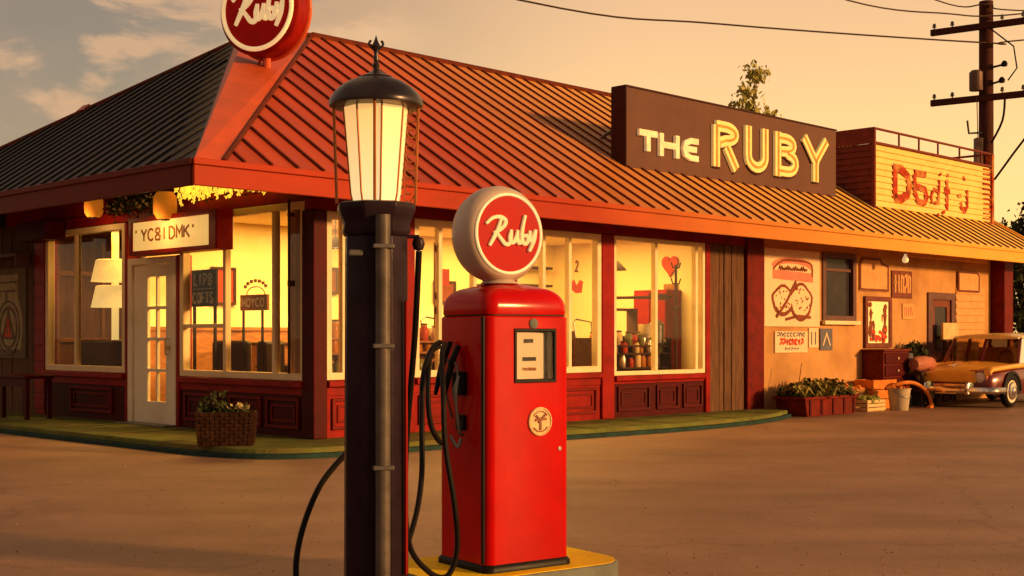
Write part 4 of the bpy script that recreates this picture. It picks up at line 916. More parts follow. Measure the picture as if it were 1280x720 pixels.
def fill(t, m, nm, n, rr, z, w=.56, d_=.34):
    r = MB()
    for i in range(n):
        x = rnd.uniform(-w / 2, w / 2); y = rnd.uniform(-d_ / 2, d_ / 2); k = rr * rnd.uniform(.8, 1.2)
        r.lathe([(0, -k), (k * .7, -k * .7), (k, 0), (k * .7, k * .7), (0, k)], 8, (x, y, z + rnd.uniform(0, .05)))
    o = r.build(nm, m, None, smooth=True); o.location = t.location; o.rotation_euler = t.rotation_euler
    return o
t = crate(11.38, -.62, 0, 0, 'pale low crate of mixed greens between red planter and white bucket', 'crate_pale', h=.2); o = fill(t, 'veg_green', 'green_vegetables', 46, .055, .17); tag(o, 'heap of green vegetables in the pale low crate', 'vegetables', kind='stuff')
t = crate(11.52, -.18, 0, .05, 'brown crate of red and orange fruit behind the pale low crate', 'crate_wood', h=.36); o = fill(t, 'veg_orange', 'orange_fruit', 40, .05, .33); tag(o, 'heap of orange fruit in the brown crate behind', 'fruit', kind='stuff')
t = crate(10.98, -.22, 0, .04, 'brown crate of red fruit tucked behind the red trough planter', 'crate_wood', w=.5, h=.42); o = fill(t, 'jar_red', 'red_fruit', 36, .05, .40, w=.44); tag(o, 'heap of red fruit in the crate behind the trough planter', 'fruit', kind='stuff')
t = crate(12.2, -.34, .0, -.08, 'orange brown upright box crate in front of the red cabinet', 'veg_orange', w=.72, d_=.4, h=.52)
MB().box(-.33, .33, -.17, .17, .44, .49).build('lid', 'veg_orange', t)
t = thing('bucket', W(11.92, -.95, 0), ANG, 'tapered off-white bucket standing between the crates and the car', 'bucket')
MB().lathe([(.15, 0), (.155, .01), (.195, .36), (.205, .365), (.205, .385), (.185, .385), (.18, .3), (0, .3)], 28).build('body', 'bucket_white', t, smooth=True)
MB().tube(smooth_path([(-.2, 0, .35), (-.17, -.12, .27), (0, -.2, .22), (.17, -.12, .27), (.2, 0, .35)], 4), .006, 6).build('handle', 'steel', t, smooth=True)
r = MB()
for i in range(90): r.leaf((rnd.uniform(-.16, .16), rnd.uniform(-.16, .16), .32 + rnd.random() * .1), .09, .5)
o = r.build('herbs', 'veg_orange', None); o.location = t.location; tag(o, 'orange dried flowers standing in the off-white bucket', 'flowers')
r = MB(); r.tube(smooth_path([(-.42, .2, .36), (-.2, .0, .46), (.1, -.1, .44), (.33, -.2, .28), (.42, -.24, .06), (.36, -.26, .02), (.2, -.3, .018)], 6), .035, 10); o = r.build('orange_hose', 'veg_orange', None, smooth=True); o.location = W(12.62, -.75, 0); o.rotation_euler = (0, 0, ANG); tag(o, 'thick orange hose arching to the ground in front of the car', 'hose')
# red cabinet
t = thing('drawer_cabinet', W(12.78, -.24, 0), ANG, 'dark red drawer cabinet below the framed poster', 'cabinet')
MB().box(-.48, .46, -.2, .22, .06, 1.02).build('carcass', 'cabinet_red', t); MB().box(-.52, .5, -.24, .23, 1.021, 1.06).build('top', 'cabinet_red', t, bevel=.01, seg=2)
for k in range(4):
    d = MB().box(-.44, .42, -.225, -.201, .12 + k * .225, .12 + k * .225 + .2).build('drawer', 'darkred', t, bevel=.008, seg=2); MB().lathe([(0, 0), (.02, 0), (.022, .02), (0, .03)], 10, (0, -.226, .22 + k * .225), 'y').build('knob', 'brass', d, smooth=True)
# potted plant and grey bin
t = thing('potted_shrub', W(13.85, -.24, 0), ANG, 'grey potted bushy shrub beside the red cabinet', 'potted plant')
MB().lathe([(.15, 0), (.2, .45), (.22, .46), (.22, .5), (.18, .5), (.17, .44), (0, .44)], 20).build('pot', 'greyblue', t, smooth=True)
r = MB()
for i in range(900):
    v = Vector((rnd.gauss(0, 1), rnd.gauss(0, 1), rnd.gauss(0, 1))).normalized() * rnd.random() ** .4; r.leaf((v.x * .42, v.y * .22, .85 + v.z * .36), .11, .3, .5)
r.build('foliage', 'leaf_dark', t)
r = MB()
for i in range(6): r.tube([(0, 0, .44), (rnd.uniform(-.3, .3), rnd.uniform(-.15, .15), 1.0)], .008, 5)
r.build('stem', 'bark', t)
t = thing('grey_bin', W(13.38, -.30, 0), ANG, 'narrow grey bin beside the red drawer cabinet', 'bin'); MB().lathe([(.11, 0), (.13, .9), (.14, .9), (.14, .94), (.0, .95)], 18).build('drum', 'greyblue', t, smooth=True); MB().lathe([(.14, .951), (.12, .98), (0, .99)], 18).build('lid', 'steel', t, smooth=True)
# cream chair-back board seen above the car
t = thing('cream_board', W(15.35, -.2, 0), ANG, 'cream board on a stand before the store door, above the car roof', 'board')
MB().box(-.32, .32, -.03, .03, 1.22, 1.56).build('panel', 'crate_pale', t, bevel=.015, seg=2)
for x in (-.25, .22): MB().box(x, x + .04, -.02, .02, 0, 1.219).build('leg', 'wood_dark', t)

# ------------------------------------------------------------------ old estate car, nose towards the planters
CA = ANG + PI
car = thing('vintage_car', W(15.35, -1.22, 0), CA, 'old maroon and orange estate car parked along the tan store wall', 'car')
def loft(mb, secs, close=True):     # sections: list of lists of points, same count
    n = len(secs[0]); vs = [p for s in secs for p in s]
    fs = [(i * n + k, i * n + (k + 1) % n, (i + 1) * n + (k + 1) % n, (i + 1) * n + k) for i in range(len(secs) - 1) for k in range(n)]
    if close: fs += [tuple(range(n))[::-1], tuple(range((len(secs) - 1) * n, len(secs) * n))]
    return mb.add(vs, fs)
def csec(x, w, z0, z1, crown=.04):  # cross section of body at x : rounded barrel
    pts = []
    for s in (1, -1):
        side = [(w * .93, z0), (w, z0 + (z1 - z0) * .25), (w * 1.0, z0 + (z1 - z0) * .6), (w * .97, z1 - .07), (w * .90, z1 - .01), (w * .6, z1 + crown * .7), (w * .2, z1 + crown)]
        pts += [(x, s * y, z) for y, z in (side if s == 1 else side[::-1])]
    return pts
hw = .80
r = MB(); loft(r, [csec(2.06, hw * .86, .30, .58, .02), csec(1.98, hw * .96, .26, .66, .03), csec(1.5, hw, .24, .71, .05), csec(.95, hw, .24, .745, .05), csec(.4, hw, .24, .76, .02), csec(-1.2, hw, .24, .76, .02), csec(-2.05, hw * .98, .26, .74, .02), csec(-2.2, hw * .9, .32, .70, .02)])
body_ = r.build('body', 'car_maroon', car, smooth=True, angle=50)
# hood and wing tops in orange
r = MB()
def top(x, w, z, cr): return [(x, y * w, z + cr * (1 - y * y)) for y in (1, .7, .35, 0, -.35, -.7, -1)] + [(x, y * w, z + cr * (1 - y * y) - .05) for y in (-1, -.7, -.35, 0, .35, .7, 1)]
loft(r, [top(2.05, hw * .70, .615, .05), top(1.9, hw * .76, .685, .06), top(1.4, hw * .80, .745, .06), top(.86, hw * .80, .78, .05)]); r.build('hood', 'car_orange', car, smooth=True, angle=50)
r = MB()
for s in (1, -1):
    sec = []
    for x, z, w_ in ((2.10, .64, .08), (2.0, .70, .12), (1.2, .745, .12), (.3, .765, .09), (-1.9, .755, .07), (-2.18, .72, .05)):
        y = s * hw * (.90 if x > 1.9 else .94); sec.append([(x, y + w_ * math.cos(t) * .75, z + .05 * math.sin(t)) for t in [2 * PI * k / 12 for k in range(12)]])
    loft(r, sec)
r.build('wing_top', 'car_orange', car, smooth=True, angle=60)
r = MB()
for s in (1, -1): r.box(-2.1, .35, s * hw * 1.0 - .012, s * hw * 1.0 + .012, .55, .575); 
r.build('side_trim', 'chrome', car)
# headlamp pods
for s in (1, -1):
    r = MB(); r.lathe([(.135, -.30), (.145, -.05), (.13, .02), (.112, .035), (.108, .01), (.0, .012)], 22, (2.03, s * .56, .555), 'x'); p_ = r.build('headlight', 'car_pink', car, smooth=True)
    MB().lathe([(.105, .013), (.09, .03), (.05, .045), (0, .05)], 20, (2.03, s * .56, .555), 'x').build('lens', 'dial', p_, smooth=True)
MB().box(1.95, 2.10, -.50, .50, .46, .635).build('front_panel', 'car_orange', car, bevel=.03, seg=3)
r = MB(); r.box(2.0, 2.09, -.46, .46, .385, .44); r.build('grille', 'chrome', car, bevel=.006, seg=1)
r = MB(); r.tube(smooth_path([(1.75, -.86, .33), (2.08, -.78, .33), (2.17, -.5, .33), (2.2, 0, .33), (2.17, .5, .33), (2.08, .78, .33), (1.75, .86, .33)], 5), .062, 10)
for s in (-.4, .4): r.tube([(2.21, s, .27), (2.24, s, .34), (2.21, s, .45)], .04, 8)
r.build('bumper', 'chrome', car, smooth=True)
r = MB(); r.tube(smooth_path([(-1.9, -.84, .34), (-2.25, -.7, .34), (-2.3, 0, .34), (-2.25, .7, .34), (-1.9, .84, .34)], 5), .06, 10); r.build('bumper', 'chrome', car, smooth=True)
for s in (1, -1):
    for x in (.46, -.12, -1.02): MB().box(x - .004, x + .004, s * .803 - .001, s * .803 + .001, .36, .70).build('door_seam', 'black', car)
    for x in (.02, -.88): MB().box(x - .07, x + .07, s * .83 - .012, s * .83 + .012, .62, .64).build('door_handle', 'chrome', car, bevel=.005, seg=2)
    MB().lathe([(.045, 0), (.045, .02), (.03, .035), (0, .04)], 16, (2.075, s * .40, .43), 'x').build('side_lamp', 'letter_yellow', car, smooth=True)
MB().box(2.215, 2.235, -.2, .2, .26, .37).build('number_plate', 'car_cream', car, bevel=.006, seg=1)
r = MB(); r.tube(smooth_path([(1.95, 0, .74), (1.86, 0, .79), (1.6, 0, .82)], 4), [.012] * 5 + [.006] * 4, 8); r.build('hood_ornament', 'chrome', car, smooth=True)
# cabin: pillars, roof, glass, seats
zt_, zb = 1.285, .77
for s in (1, -1):
    for (xb, xt, wd) in ((.86, .52, .05), (-.10, -.10, .05), (-1.0, -1.0, .05), (-2.02, -1.86, .07)):
        MB().add([(xb - wd / 2, s * .70, zb), (xb + wd / 2, s * .70, zb), (xb + wd / 2, s * .755, zb), (xb - wd / 2, s * .755, zb), (xt - wd / 2, s * .60, zt_), (xt + wd / 2, s * .60, zt_), (xt + wd / 2, s * .66, zt_), (xt - wd / 2, s * .66, zt_)],
              [(0, 3, 2, 1), (4, 5, 6, 7), (0, 1, 5, 4), (1, 2, 6, 5), (2, 3, 7, 6), (3, 0, 4, 7)]).build('pillar', 'car_maroon', car, bevel=.008, seg=1)
MB().add([(.835, -.03, zb), (.885, -.03, zb), (.885, .03, zb), (.835, .03, zb), (.50, -.03, zt_), (.55, -.03, zt_), (.55, .03, zt_), (.50, .03, zt_)], [(0, 3, 2, 1), (4, 5, 6, 7), (0, 1, 5, 4), (1, 2, 6, 5), (2, 3, 7, 6), (3, 0, 4, 7)]).build('screen_divider', 'car_maroon', car, bevel=.008, seg=1)
def rsec(x, w, z): return [(x, y * w, z + .055 * (1 - y * y)) for y in (1, .6, .2, -.2, -.6, -1)] + [(x, y * w, z - .03) for y in (-1, -.6, -.2, .2, .6, 1)]
r = MB(); loft(r, [rsec(.60, .62, 1.275), rsec(.48, .68, 1.295), rsec(-.6, .69, 1.31), rsec(-1.8, .68, 1.30), rsec(-1.95, .64, 1.28)]); r.build('roof', 'car_cream', car, smooth=True, angle=50)
r = MB(); r.add([(.86, -.68, zb), (.86, .68, zb), (.525, .6, zt_), (.525, -.6, zt_)], [(0, 1, 2, 3)]); r.build('windscreen', 'carglass', car)
for s in (1, -1):
    for xb0, xb1, xt0, xt1 in ((.84, -.08, .50, -.08), (-.12, -.98, -.12, -.98), (-1.02, -1.98, -1.02, -1.84)):
        r = MB(); r.add([(xb0, s * .725, zb), (xb1, s * .725, zb), (xt1, s * .63, zt_), (xt0, s * .63, zt_)], [(0, 1, 2, 3)]); r.build('side_window', 'carglass', car)
r = MB(); r.add([(-2.03, -.68, zb), (-2.03, .68, zb), (-1.87, .6, zt_), (-1.87, -.6, zt_)], [(0, 1, 2, 3)]); r.build('rear_window', 'carglass', car)
for x in (-.35, -1.25):
    r = MB(); r.add([(x - .06, -.6, .6), (x + .10, -.6, .6), (x - .02, -.6, 1.08), (x - .12, -.6, 1.08), (x - .06, .6, .6), (x + .10, .6, .6), (x - .02, .6, 1.08), (x - .12, .6, 1.08)], [(0, 1, 2, 3), (7, 6, 5, 4), (0, 4, 5, 1), (1, 5, 6, 2), (2, 6, 7, 3), (3, 7, 4, 0)]); r.build('seat', 'car_seat', car, bevel=.03, seg=2)
r = MB(); r.tube([Vector((.40 + .06 * math.cos(t) * .3, .33 + .16 * math.sin(t), .86 + .16 * math.cos(t))) for t in [2 * PI * k / 20 for k in range(21)]], .012, 6, False); r.build('steering_wheel', 'black', car)
for x in (1.28, -1.32):
    for s in (1, -1):
        wh = bpy.data.objects.new('wheel', None)
        r = MB(); c = (x, s * .735, .30)
        r.tube([Vector((x + .235 * math.cos(2 * PI * k / 28), s * .745, .30 + .235 * math.sin(2 * PI * k / 28))) for k in range(29)], .068, 10, False); wh = r.build('wheel', 'rubber', car, smooth=True)
        r = MB(); pr = [(.215, .03), (.195, .066), (.17, .07), (.165, .066)]
        def xw(pf, y0): return [(a_, b_) for a_, b_ in pf]
        m_ = MB(); m_.lathe([(.214, -.03), (.214, .058), (.180, .069), (.168, .06)], 28, (x, s * .745, .30), 'y') if s < 0 else m_.lathe([(.214, .03), (.214, -.058), (.180, -.069), (.168, -.06)], 28, (x, s * .745, .30), 'y')
        m_.build('whitewall', 'paper_white', wh, smooth=True)
        m_ = MB(); m_.lathe([(.165, .061), (.15, .085), (.08, .09), (.06, .11), (0, .12)], 24, (x, s * .745, .30), 'y') if s < 0 else m_.lathe([(.165, -.061), (.15, -.085), (.08, -.09), (.06, -.11), (0, -.12)], 24, (x, s * .745, .30), 'y')
        m_.build('hubcap', 'chrome', wh, smooth=True)
        # dark wheel opening on the body side
        m_ = MB(); m_.lathe([(.33, .0), (.33, .012), (.0, .013)], 28, (x, s * .803, .33), 'y') if False else None
for x in (1.28, -1.32):
    for s in (1, -1):
        r = MB(); q = [(x + .36 * math.cos(rad(t)), .30 + .34 * math.sin(rad(t))) for t in range(0, 181, 15)]
        r.ribbon(q, .05, s * .815 - .01, s * .815 + .01)
        r.prism([(x + .345 * math.cos(rad(t)), .30 + .325 * math.sin(rad(t))) for t in range(0, 181, 15)] + [(x - .345, .24), (x + .345, .24)], s * .806 - .002, s * .806 + .002)
        r.build('wheel_arch', 'black', car)
# rolled bundle lying on the hood end
t = thing('pink_bundle', W(13.42, -.62, 0), ANG, 'dusty pink rolled cloth bundle on a stool at the nose of the car', 'bundle')
r = MB(); r.lathe([(0, -.36), (.10, -.34), (.145, -.2), (.15, .1), (.13, .28), (.07, .35), (0, .36)], 16, (0, 0, .78), 'x'); r.build('cloth_roll', 'car_pink', t, smooth=True)
r = MB(); r.box(-.34, .34, -.16, .16, .58, .63); r.build('stool_top', 'wood_dark', t)
for x in (-.3, .26):
    for y in (-.14, .1): MB().box(x, x + .04, y, y + .04, 0, .579).build('leg', 'wood_dark', t)

# ------------------------------------------------------------------ inside things
def inside(nm, a, b, z, rz, label, cat, g=None): return thing(nm, W(a, b, z), ANG + rz, label, cat, g)
t = inside('floor_lamp', .95, 6.4, AP + .012, 0, 'two-tier cream shaded floor lamp glowing inside the far porch window', 'lamp')
MB().tube([(0, 0, .0), (0, 0, 2.84)], .055, 10).build('pole', 'shade', t, smooth=True); MB().lathe([(.25, 0), (.25, .03), (.04, .05)], 20).build('base', 'brass', t, smooth=True)
for z in (1.62, 2.02):
    MB().lathe([(.37, 0), (.36, .01), (.29, .33), (.26, .34)], 24, (0, 0, z)).build('lamp_shade', 'shade', t, smooth=True)
def table(a, b, label, rr=.4, h=.78, m='wood_dark'):
    t = inside('cafe_table', a, b, AP + .012, 0, label, 'table', 'cafe tables inside the diner')
    MB().lathe([(rr, h - .04), (rr, h), (0, h + .001)], 26).build('table_top', m, t, smooth=True); MB().lathe([(.22, 0), (.2, .03), (.04, .06), (.035, h - .041)], 14).build('pedestal', 'black', t, smooth=True)
def chair(a, b, rz, label, m='leather', sc=1.):
    t = inside('armchair', a, b, AP + .012, rz, label, 'chair', 'dark chairs inside the diner')
    MB().box(-.28, .28, -.28, .28, .34, .50).build('seat', m, t, bevel=.04, seg=3); MB().box(-.29, .29, .20, .34, .45, 1.12).build('backrest', m, t, bevel=.05, seg=3)
    for x in (-1, 1): MB().box(x * .32 - .05, x * .32 + .05, -.26, .30, .34, .70).build('armrest', m, t, bevel=.04, seg=3)
    for x in (-.25, .22):
        for y in (-.25, .24): MB().box(x, x + .04, y, y + .04, 0, .345).build('leg', 'wood_dark', t)
    t.scale = (sc, sc, sc)
table(.9, 4.95, 'dark cafe table behind the glass nearest the white door'); table(2.0, 6.6, 'dark cafe table deeper in the brown back room'); chair(.85, 5.6, 1.2, 'dark chair inside the far porch window beside the glowing floor lamp'); chair(2.4, 5.6, 2.2, 'dark chair at the deeper back room table'); chair(1.0, 6.95, -.4, 'dark chair in the far end of the back room window')
chair(.70, 1.45, .5, 'dark armchair behind the corner window nearest the corner'); chair(1.5, 1.75, -.7, 'dark armchair turned away in the middle of the door side window'); chair(.75, 2.55, 1.9, 'dark armchair behind the blackboard sign'); table(1.5, 2.7, 'dark cafe table behind the blackboard sign and counter')
t = inside('blackboard_sign', .14, 2.84, AP + .012, -PI / 2, 'blackboard sign with white chalk lettering inside the window beside the door', 'sign')
MB().box(0, .58, -.02, .02, 1.56, 2.04).build('board', 'blackboard', t, bevel=.006, seg=1)
r = MB(); write(r, 'LIP8', .08, 1.84, .14, .42, .026, -.027, -.0205); write(r, 'COFTS', .05, 1.61, .13, .48, .026, -.027, -.0205); r.ribbon([(.05, 1.79), (.53, 1.79)], .012, -.027, -.0205); r.build('lettering', 'chalk', t)
for x in (.03, .52): MB().box(x, x + .035, -.015, .015, 0, 1.559).build('leg', 'black', t)
t = inside('counter_sign', .32, 1.98, AP + .012, -PI / 2, 'small wooden placard on a thin stand in the middle of the door side window', 'sign')
MB().box(0, .60, -.02, .02, 1.50, 1.70).build('board', 'wood_mid', t, bevel=.006, seg=1)
r = MB(); write(r, 'MOYCO', .06, 1.55, .10, .48, .022, -.027, -.0205); r.build('lettering', 'paper_white', t)
r = MB()
for k in range(7):
    an = rad(150 - k * 20); r.box(.32 + .26 * math.cos(an) - .02, .32 + .26 * math.cos(an) + .02, -.012, .012, 1.715 + .14 * math.sin(an), 1.755 + .14 * math.sin(an))
r.tube([(.32 + .2 * math.cos(rad(q)), 0, 1.70 + .1 * math.sin(rad(q))) for q in range(0, 181, 20)], .008, 5); r.build('crest_letters', 'wood_mid', t)
MB().box(.46, .485, -.012, .012, 0, 1.499).build('leg', 'black', t); MB().box(.04, .065, -.012, .012, 0, 1.499).build('leg', 'black', t); MB().box(.0, .52, -.1, .1, 0, .02).build('base', 'black', t)
t = inside('service_counter', 2.3, 3.1, AP + .012, 0, 'brown service counter at the back of the bright room', 'counter')
MB().box(-.9, 1.6, -.25, .25, 0, 1.05).build('body', 'wood_mid', t); MB().box(-.95, 1.65, -.3, .3, 1.051, 1.09).build('top', 'wood_dark', t, bevel=.01, seg=2)
# display racks with jars along the long side
JM = ['jar_amber', 'jar_red', 'jar_green', 'jar_pale', 'tin']
JN = ['amber', 'red', 'green', 'cream', 'tin']
jar0 = {}
def jar(a, b, z, k, where):
    lab = '%s lidded jar on %s' % (JN[k] if JN[k] != 'tin' else 'tinned', where); grp = '%s jars on %s' % (JN[k], where)
    if k not in jar0:
        t = thing('storage_jar', W(a, b, z), ANG, lab, 'jar', grp)
        MB().lathe([(.05, 0), (.055, .01), (.055, .13), (.042, .155), (.042, .165), (0, .166)], 12).build('body', JM[k], t, smooth=True); MB().lathe([(.046, .167), (.046, .19), (0, .192)], 12).build('lid', 'wood_dark' if k < 4 else 'tin', t, smooth=True)
        jar0[k] = t
    else:
        t = copy_tree(jar0[k], W(a, b, z), ANG + rnd.uniform(0, 3), lab, grp)
    t.scale = (s_ := rnd.uniform(.85, 1.2), s_, s_ * rnd.uniform(.9, 1.15))
def rack(a0, a1, b, where, label, levels=(.80, 1.10), m='wood_mid', topz=1.42):
    t = inside('display_rack', (a0 + a1) / 2, b, AP + .012, 0, label, 'rack', 'wooden display racks inside the long windows'); hw_ = (a1 - a0) / 2; z0 = AP + .012
    MB().box(-hw_, hw_, .2, .22, 0, topz - .15).build('back', m, t)
    for x in (-hw_, hw_ - .03): MB().box(x, x + .03, -.18, .199, 0, topz - .15).build('side', m, t)
    for z in levels + (topz - .14,): MB().box(-hw_ + .031, hw_ - .031, -.18, .199, z - .025 - z0, z - z0).build('shelf', m, t)
    for z in levels + (topz - .14,):
        x = a0 + .12
        while x < a1 - .08:
            jar(x, b - .06 + rnd.uniform(-.05, .08), z, rnd.choice([0, 0, 1, 2, 3, 4]), where); x += rnd.uniform(.13, .18)
rack(.35, 1.30, .55, 'the rack left of the lamp post', 'brown display rack of jars in the first long window')
rack(1.65, 3.0, .55, 'the rack between lamp post and pump', 'brown display rack of jars between lamp post and pump', topz=1.38)
rack(3.45, 4.9, .55, 'the rack right of the pump', 'brown display rack of jars in the window right of the pump', topz=1.40)
rack(5.5, 7.35, .70, 'the dark rack in the last window', 'dark counter rack of stacked goods in the last glazed window', m='wood_dark', levels=(.82, 1.04), topz=1.30)
# stickers, shelves, cabinet in the long windows
def sticker(a, z, label, mk):
    t = inside('window_sticker', a, .05, z, 0, label, 'sticker', 'stickers on the long windows'); mk(t)
def mk1(t):
    MB().box(-.09, .13, -.006, .0, -.08, .13).build('card', 'poster_red', t); r = MB()
    for k, z in enumerate((.34, -.26, -.44)): r.box(-.12, -.03 + .04 * (k % 2), -.006, 0, z, z + .09)
    r.box(-.135, -.115, -.005, -.001, -.62, .46); r.build('hanging_tag', 'poster_brown', t)
sticker(2.02, 2.02, 'red card with dark tags hanging in the window beside the lamp post', mk1)
def mk2(t):
    MB().prism([(-.12, 0), (-.02, -.05), (.1, -.04), (.13, .12), (.06, .14), (.0, .06), (-.06, .14), (-.12, .1)], -.006, 0).build('card', 'poster_red', t); r = MB(); write(r, '2', -.03, .26, .14, .07, .03, -.006, 0); r.build('number_print', 'poster_brown', t)
sticker(4.58, 1.95, 'red blot sticker below a small dark number on the window right of the pump', mk2)
t = inside('wall_shelf', 7.35, 4.1, 1.5, 0, 'set of three thin dark shelves on the bright back wall of the last window', 'shelf')
for z in (.35, .68, 1.0): MB().box(-.75, .85, -.22, -.045, z, z + .045).build('board', 'wood_dark', t)
t = inside('wall_lettering', 8.495, 2.3, 1.60, -PI / 2, 'dark word painted on the wall over the red cupboard', 'lettering'); r = MB(); write(r, 'B.LLA', 0, .0, .16, .46, .045, -.012, -.001); r.build('letter', 'black', t)
t = inside('red_cupboard', 8.3, 1.55, AP + .012, -PI / 2, 'red cupboard standing inside the last glazed window', 'cupboard'); MB().box(-.35, .35, -.2, .19, 0, 1.95).build('carcass', 'redwood', t)
for x in (-.34, .01): MB().box(x, x + .33, -.225, -.201, .06, 1.9).build('door', 'redwood', t, bevel=.01, seg=2)
t = inside('heart_picture', 8.495, 1.42, 2.50, -PI / 2, 'red heart shaped plaque high on the inner wall of the last window', 'plaque')
hp = [(.16 * math.sin(q) ** 3 * 1.05, .010 * 1.25 * (13 * math.cos(q) - 5 * math.cos(2 * q) - 2 * math.cos(3 * q) - math.cos(4 * q))) for q in [2 * PI * k / 40 for k in range(40)]]
MB().prism(hp, -.04, -.001).build('heart', 'poster_red', t); MB().box(-.14, .16, -.02, -.001, -.42, -.32).build('name_strip', 'wood_mid', t)
t = inside('hanging_rail', 6.35, .42, 1.86, 0, 'long dark rail hanging across the last glazed window', 'rail'); r = MB(); r.tube([(-.9, 0, .0), (.85, 0, .05)], .022, 8); r.tube([(-.5, 0, .01), (-.5, 0, 1.08)], .006, 5); r.tube([(.5, 0, .04), (.5, 0, 1.08)], .006, 5); r.box(.35, .75, -.02, .02, .0, .10); r.build('bar', 'wood_dark', t, smooth=True)

# more goods and fittings in the bright room
pal_ = ['frame_brown', 'poster_brown', 'greyblue', 'poster_red', 'wood_dark', 'paper_white']
for k, (a_, z_, w_, h_, mm, lab) in enumerate(((1.2, 1.75, .42, .55, 3, 'small red framed print on the bright back wall left of the lamp post'), (2.9, 1.95, .6, .42, 0, 'wide brown framed print on the bright back wall between lamp post and globe'), (4.3, 1.7, .38, .5, 2, 'grey framed print on the back wall behind the red pump'), (5.5, 1.85, .5, .38, 1, 'dark framed menu on the back wall right of the pump'), (6.35, 1.7, .36, .5, 5, 'pale framed card on the back wall beside the thin shelves'))):
    t = inside('wall_picture', a_, 4.1, z_, 0, lab, 'picture', 'pictures on the bright back wall')
    MB().holed((0, w_, 0, h_), (.04, w_ - .04, .04, h_ - .04), -.03, -.002).build('frame', 'wood_dark', t); MB().box(.04, w_ - .04, -.012, -.004, .04, h_ - .04).build('print', pal_[mm], t)
def pendant(a, b, z, label):
    t = inside('pendant_lamp', a, b, z, 0, label, 'lamp', 'pendant lamps inside the diner')
    MB().lathe([(.02, .16), (.05, .15), (.17, .02), (.18, 0), (.16, .01), (.04, .13), (.0, .135)], 20).build('lamp_shade', 'wood_dark', t, smooth=True); MB().tube([(0, 0, .15), (0, 0, 2.96 - z)], .006, 5).build('cord', 'black', t); MB().lathe([(0, -.01), (.04, .01), (.05, .05), (.03, .09), (0, .1)], 12).build('bulb', 'neon_cream', t, smooth=True)
pendant(1.15, 1.1, 2.42, 'dark pendant lamp hanging behind the corner window'); pendant(4.1, 1.6, 2.45, 'dark pendant lamp hanging behind the window right of the pump'); pendant(6.9, 1.3, 2.35, 'dark pendant lamp hanging in the last glazed window')
def stool(a, b, label):
    t = inside('bar_stool', a, b, AP + .012, 0, label, 'stool', 'stools inside the long windows')
    MB().lathe([(.0, .98), (.18, .985), (.2, 1.02), (.19, 1.06), (0, 1.075)], 18).build('seat', 'leather', t, smooth=True); MB().lathe([(.2, 0), (.19, .02), (.03, .05), (.03, .98)], 14).build('pedestal', 'steel', t, smooth=True); MB().tube([(-.19, 0, 1.05), (-.21, .05, 1.4), (0, .19, 1.45), (.21, .05, 1.4), (.19, 0, 1.05)], .015, 6).build('backrest', 'steel', t, smooth=True)
stool(4.35, 1.35, 'steel backed stool right of the red pump, nearer the pump'); stool(5.2, 1.9, 'steel backed stool right of the red pump, nearer the glazing post'); stool(3.2, 1.5, 'steel backed stool hidden partly by the pump'); stool(6.5, 1.6, 'steel backed stool behind the jars of the last window')
t = inside('display_counter', 6.55, 1.22, AP + .012, 0, 'long dark display counter behind the jars of the last window', 'counter')
MB().box(-.95, .8, -.2, .2, 0, 1.10).build('body', 'wood_dark', t); MB().box(-1.0, .85, -.24, .24, 1.101, 1.14).build('top', 'greyblue', t, bevel=.008, seg=1)
for x in (-.9, -.33, .24): MB().box(x, x + .52, -.214, -.201, .15, 1.0).build('door', 'frame_mauve', t, bevel=.006, seg=1)
MB().holed((.05, .75, 1.141, 1.62), (.09, .71, 1.18, 1.58), -.05, .15).build('display_case', 'frame_mauve', t)
t = inside('stacked_bowls', 6.75, .55, 1.27, 0, 'stack of pale bowls on the dark counter rack', 'bowls')
for k in range(5): MB().lathe([(.05, 0), (.12, .05), (.14, .075), (.13, .075), (.0, .02)], 18, (0, 0, k * .035)).build('bowl', 'paper_white', t, smooth=True)
t = inside('coffee_urn', 7.1, .62, 1.175, 0, 'steel urn with a tap on the dark counter rack', 'urn'); MB().lathe([(.1, 0), (.12, .02), (.12, .3), (.13, .31), (.06, .37), (.02, .4), (0, .4)], 20).build('body', 'steel', t, smooth=True); MB().tube([(0, -.12, .06), (0, -.17, .06), (0, -.17, .02)], .012, 6).build('tap', 'brass', t, smooth=True)
t = inside('coat_stand', 7.28, .38, AP + .012, 0, 'tall thin dark stand with hooks at the edge of the last glazed window', 'stand'); MB().tube([(0, 0, 0), (0, 0, 2.3)], .022, 8).build('pole', 'wood_dark', t, smooth=True)
for z_ in (1.6, 2.0, 2.25): MB().tube([(-.12, 0, z_ + .08), (-.08, 0, z_), (.08, 0, z_), (.12, 0, z_ + .08)], .012, 6).build('hook', 'wood_dark', t, smooth=True)
MB().lathe([(.16, 0), (.15, .03), (.0, .05)], 16).build('base', 'wood_dark', t, smooth=True)

# small yellow finial on the roof line far left
t = thing('roof_vent', W(.12, 5.72, 4.22), ANG, 'small orange pipe vent poking over the far roof slope', 'vent'); MB().box(-.07, .07, -.07, .07, 0, .38).build('stack', 'lantern_paper', t, bevel=.01, seg=1); MB().prism([(-.11, .381), (.11, .381), (0, .48)], -.10, .10).build('cowl', 'hip_metal', t)

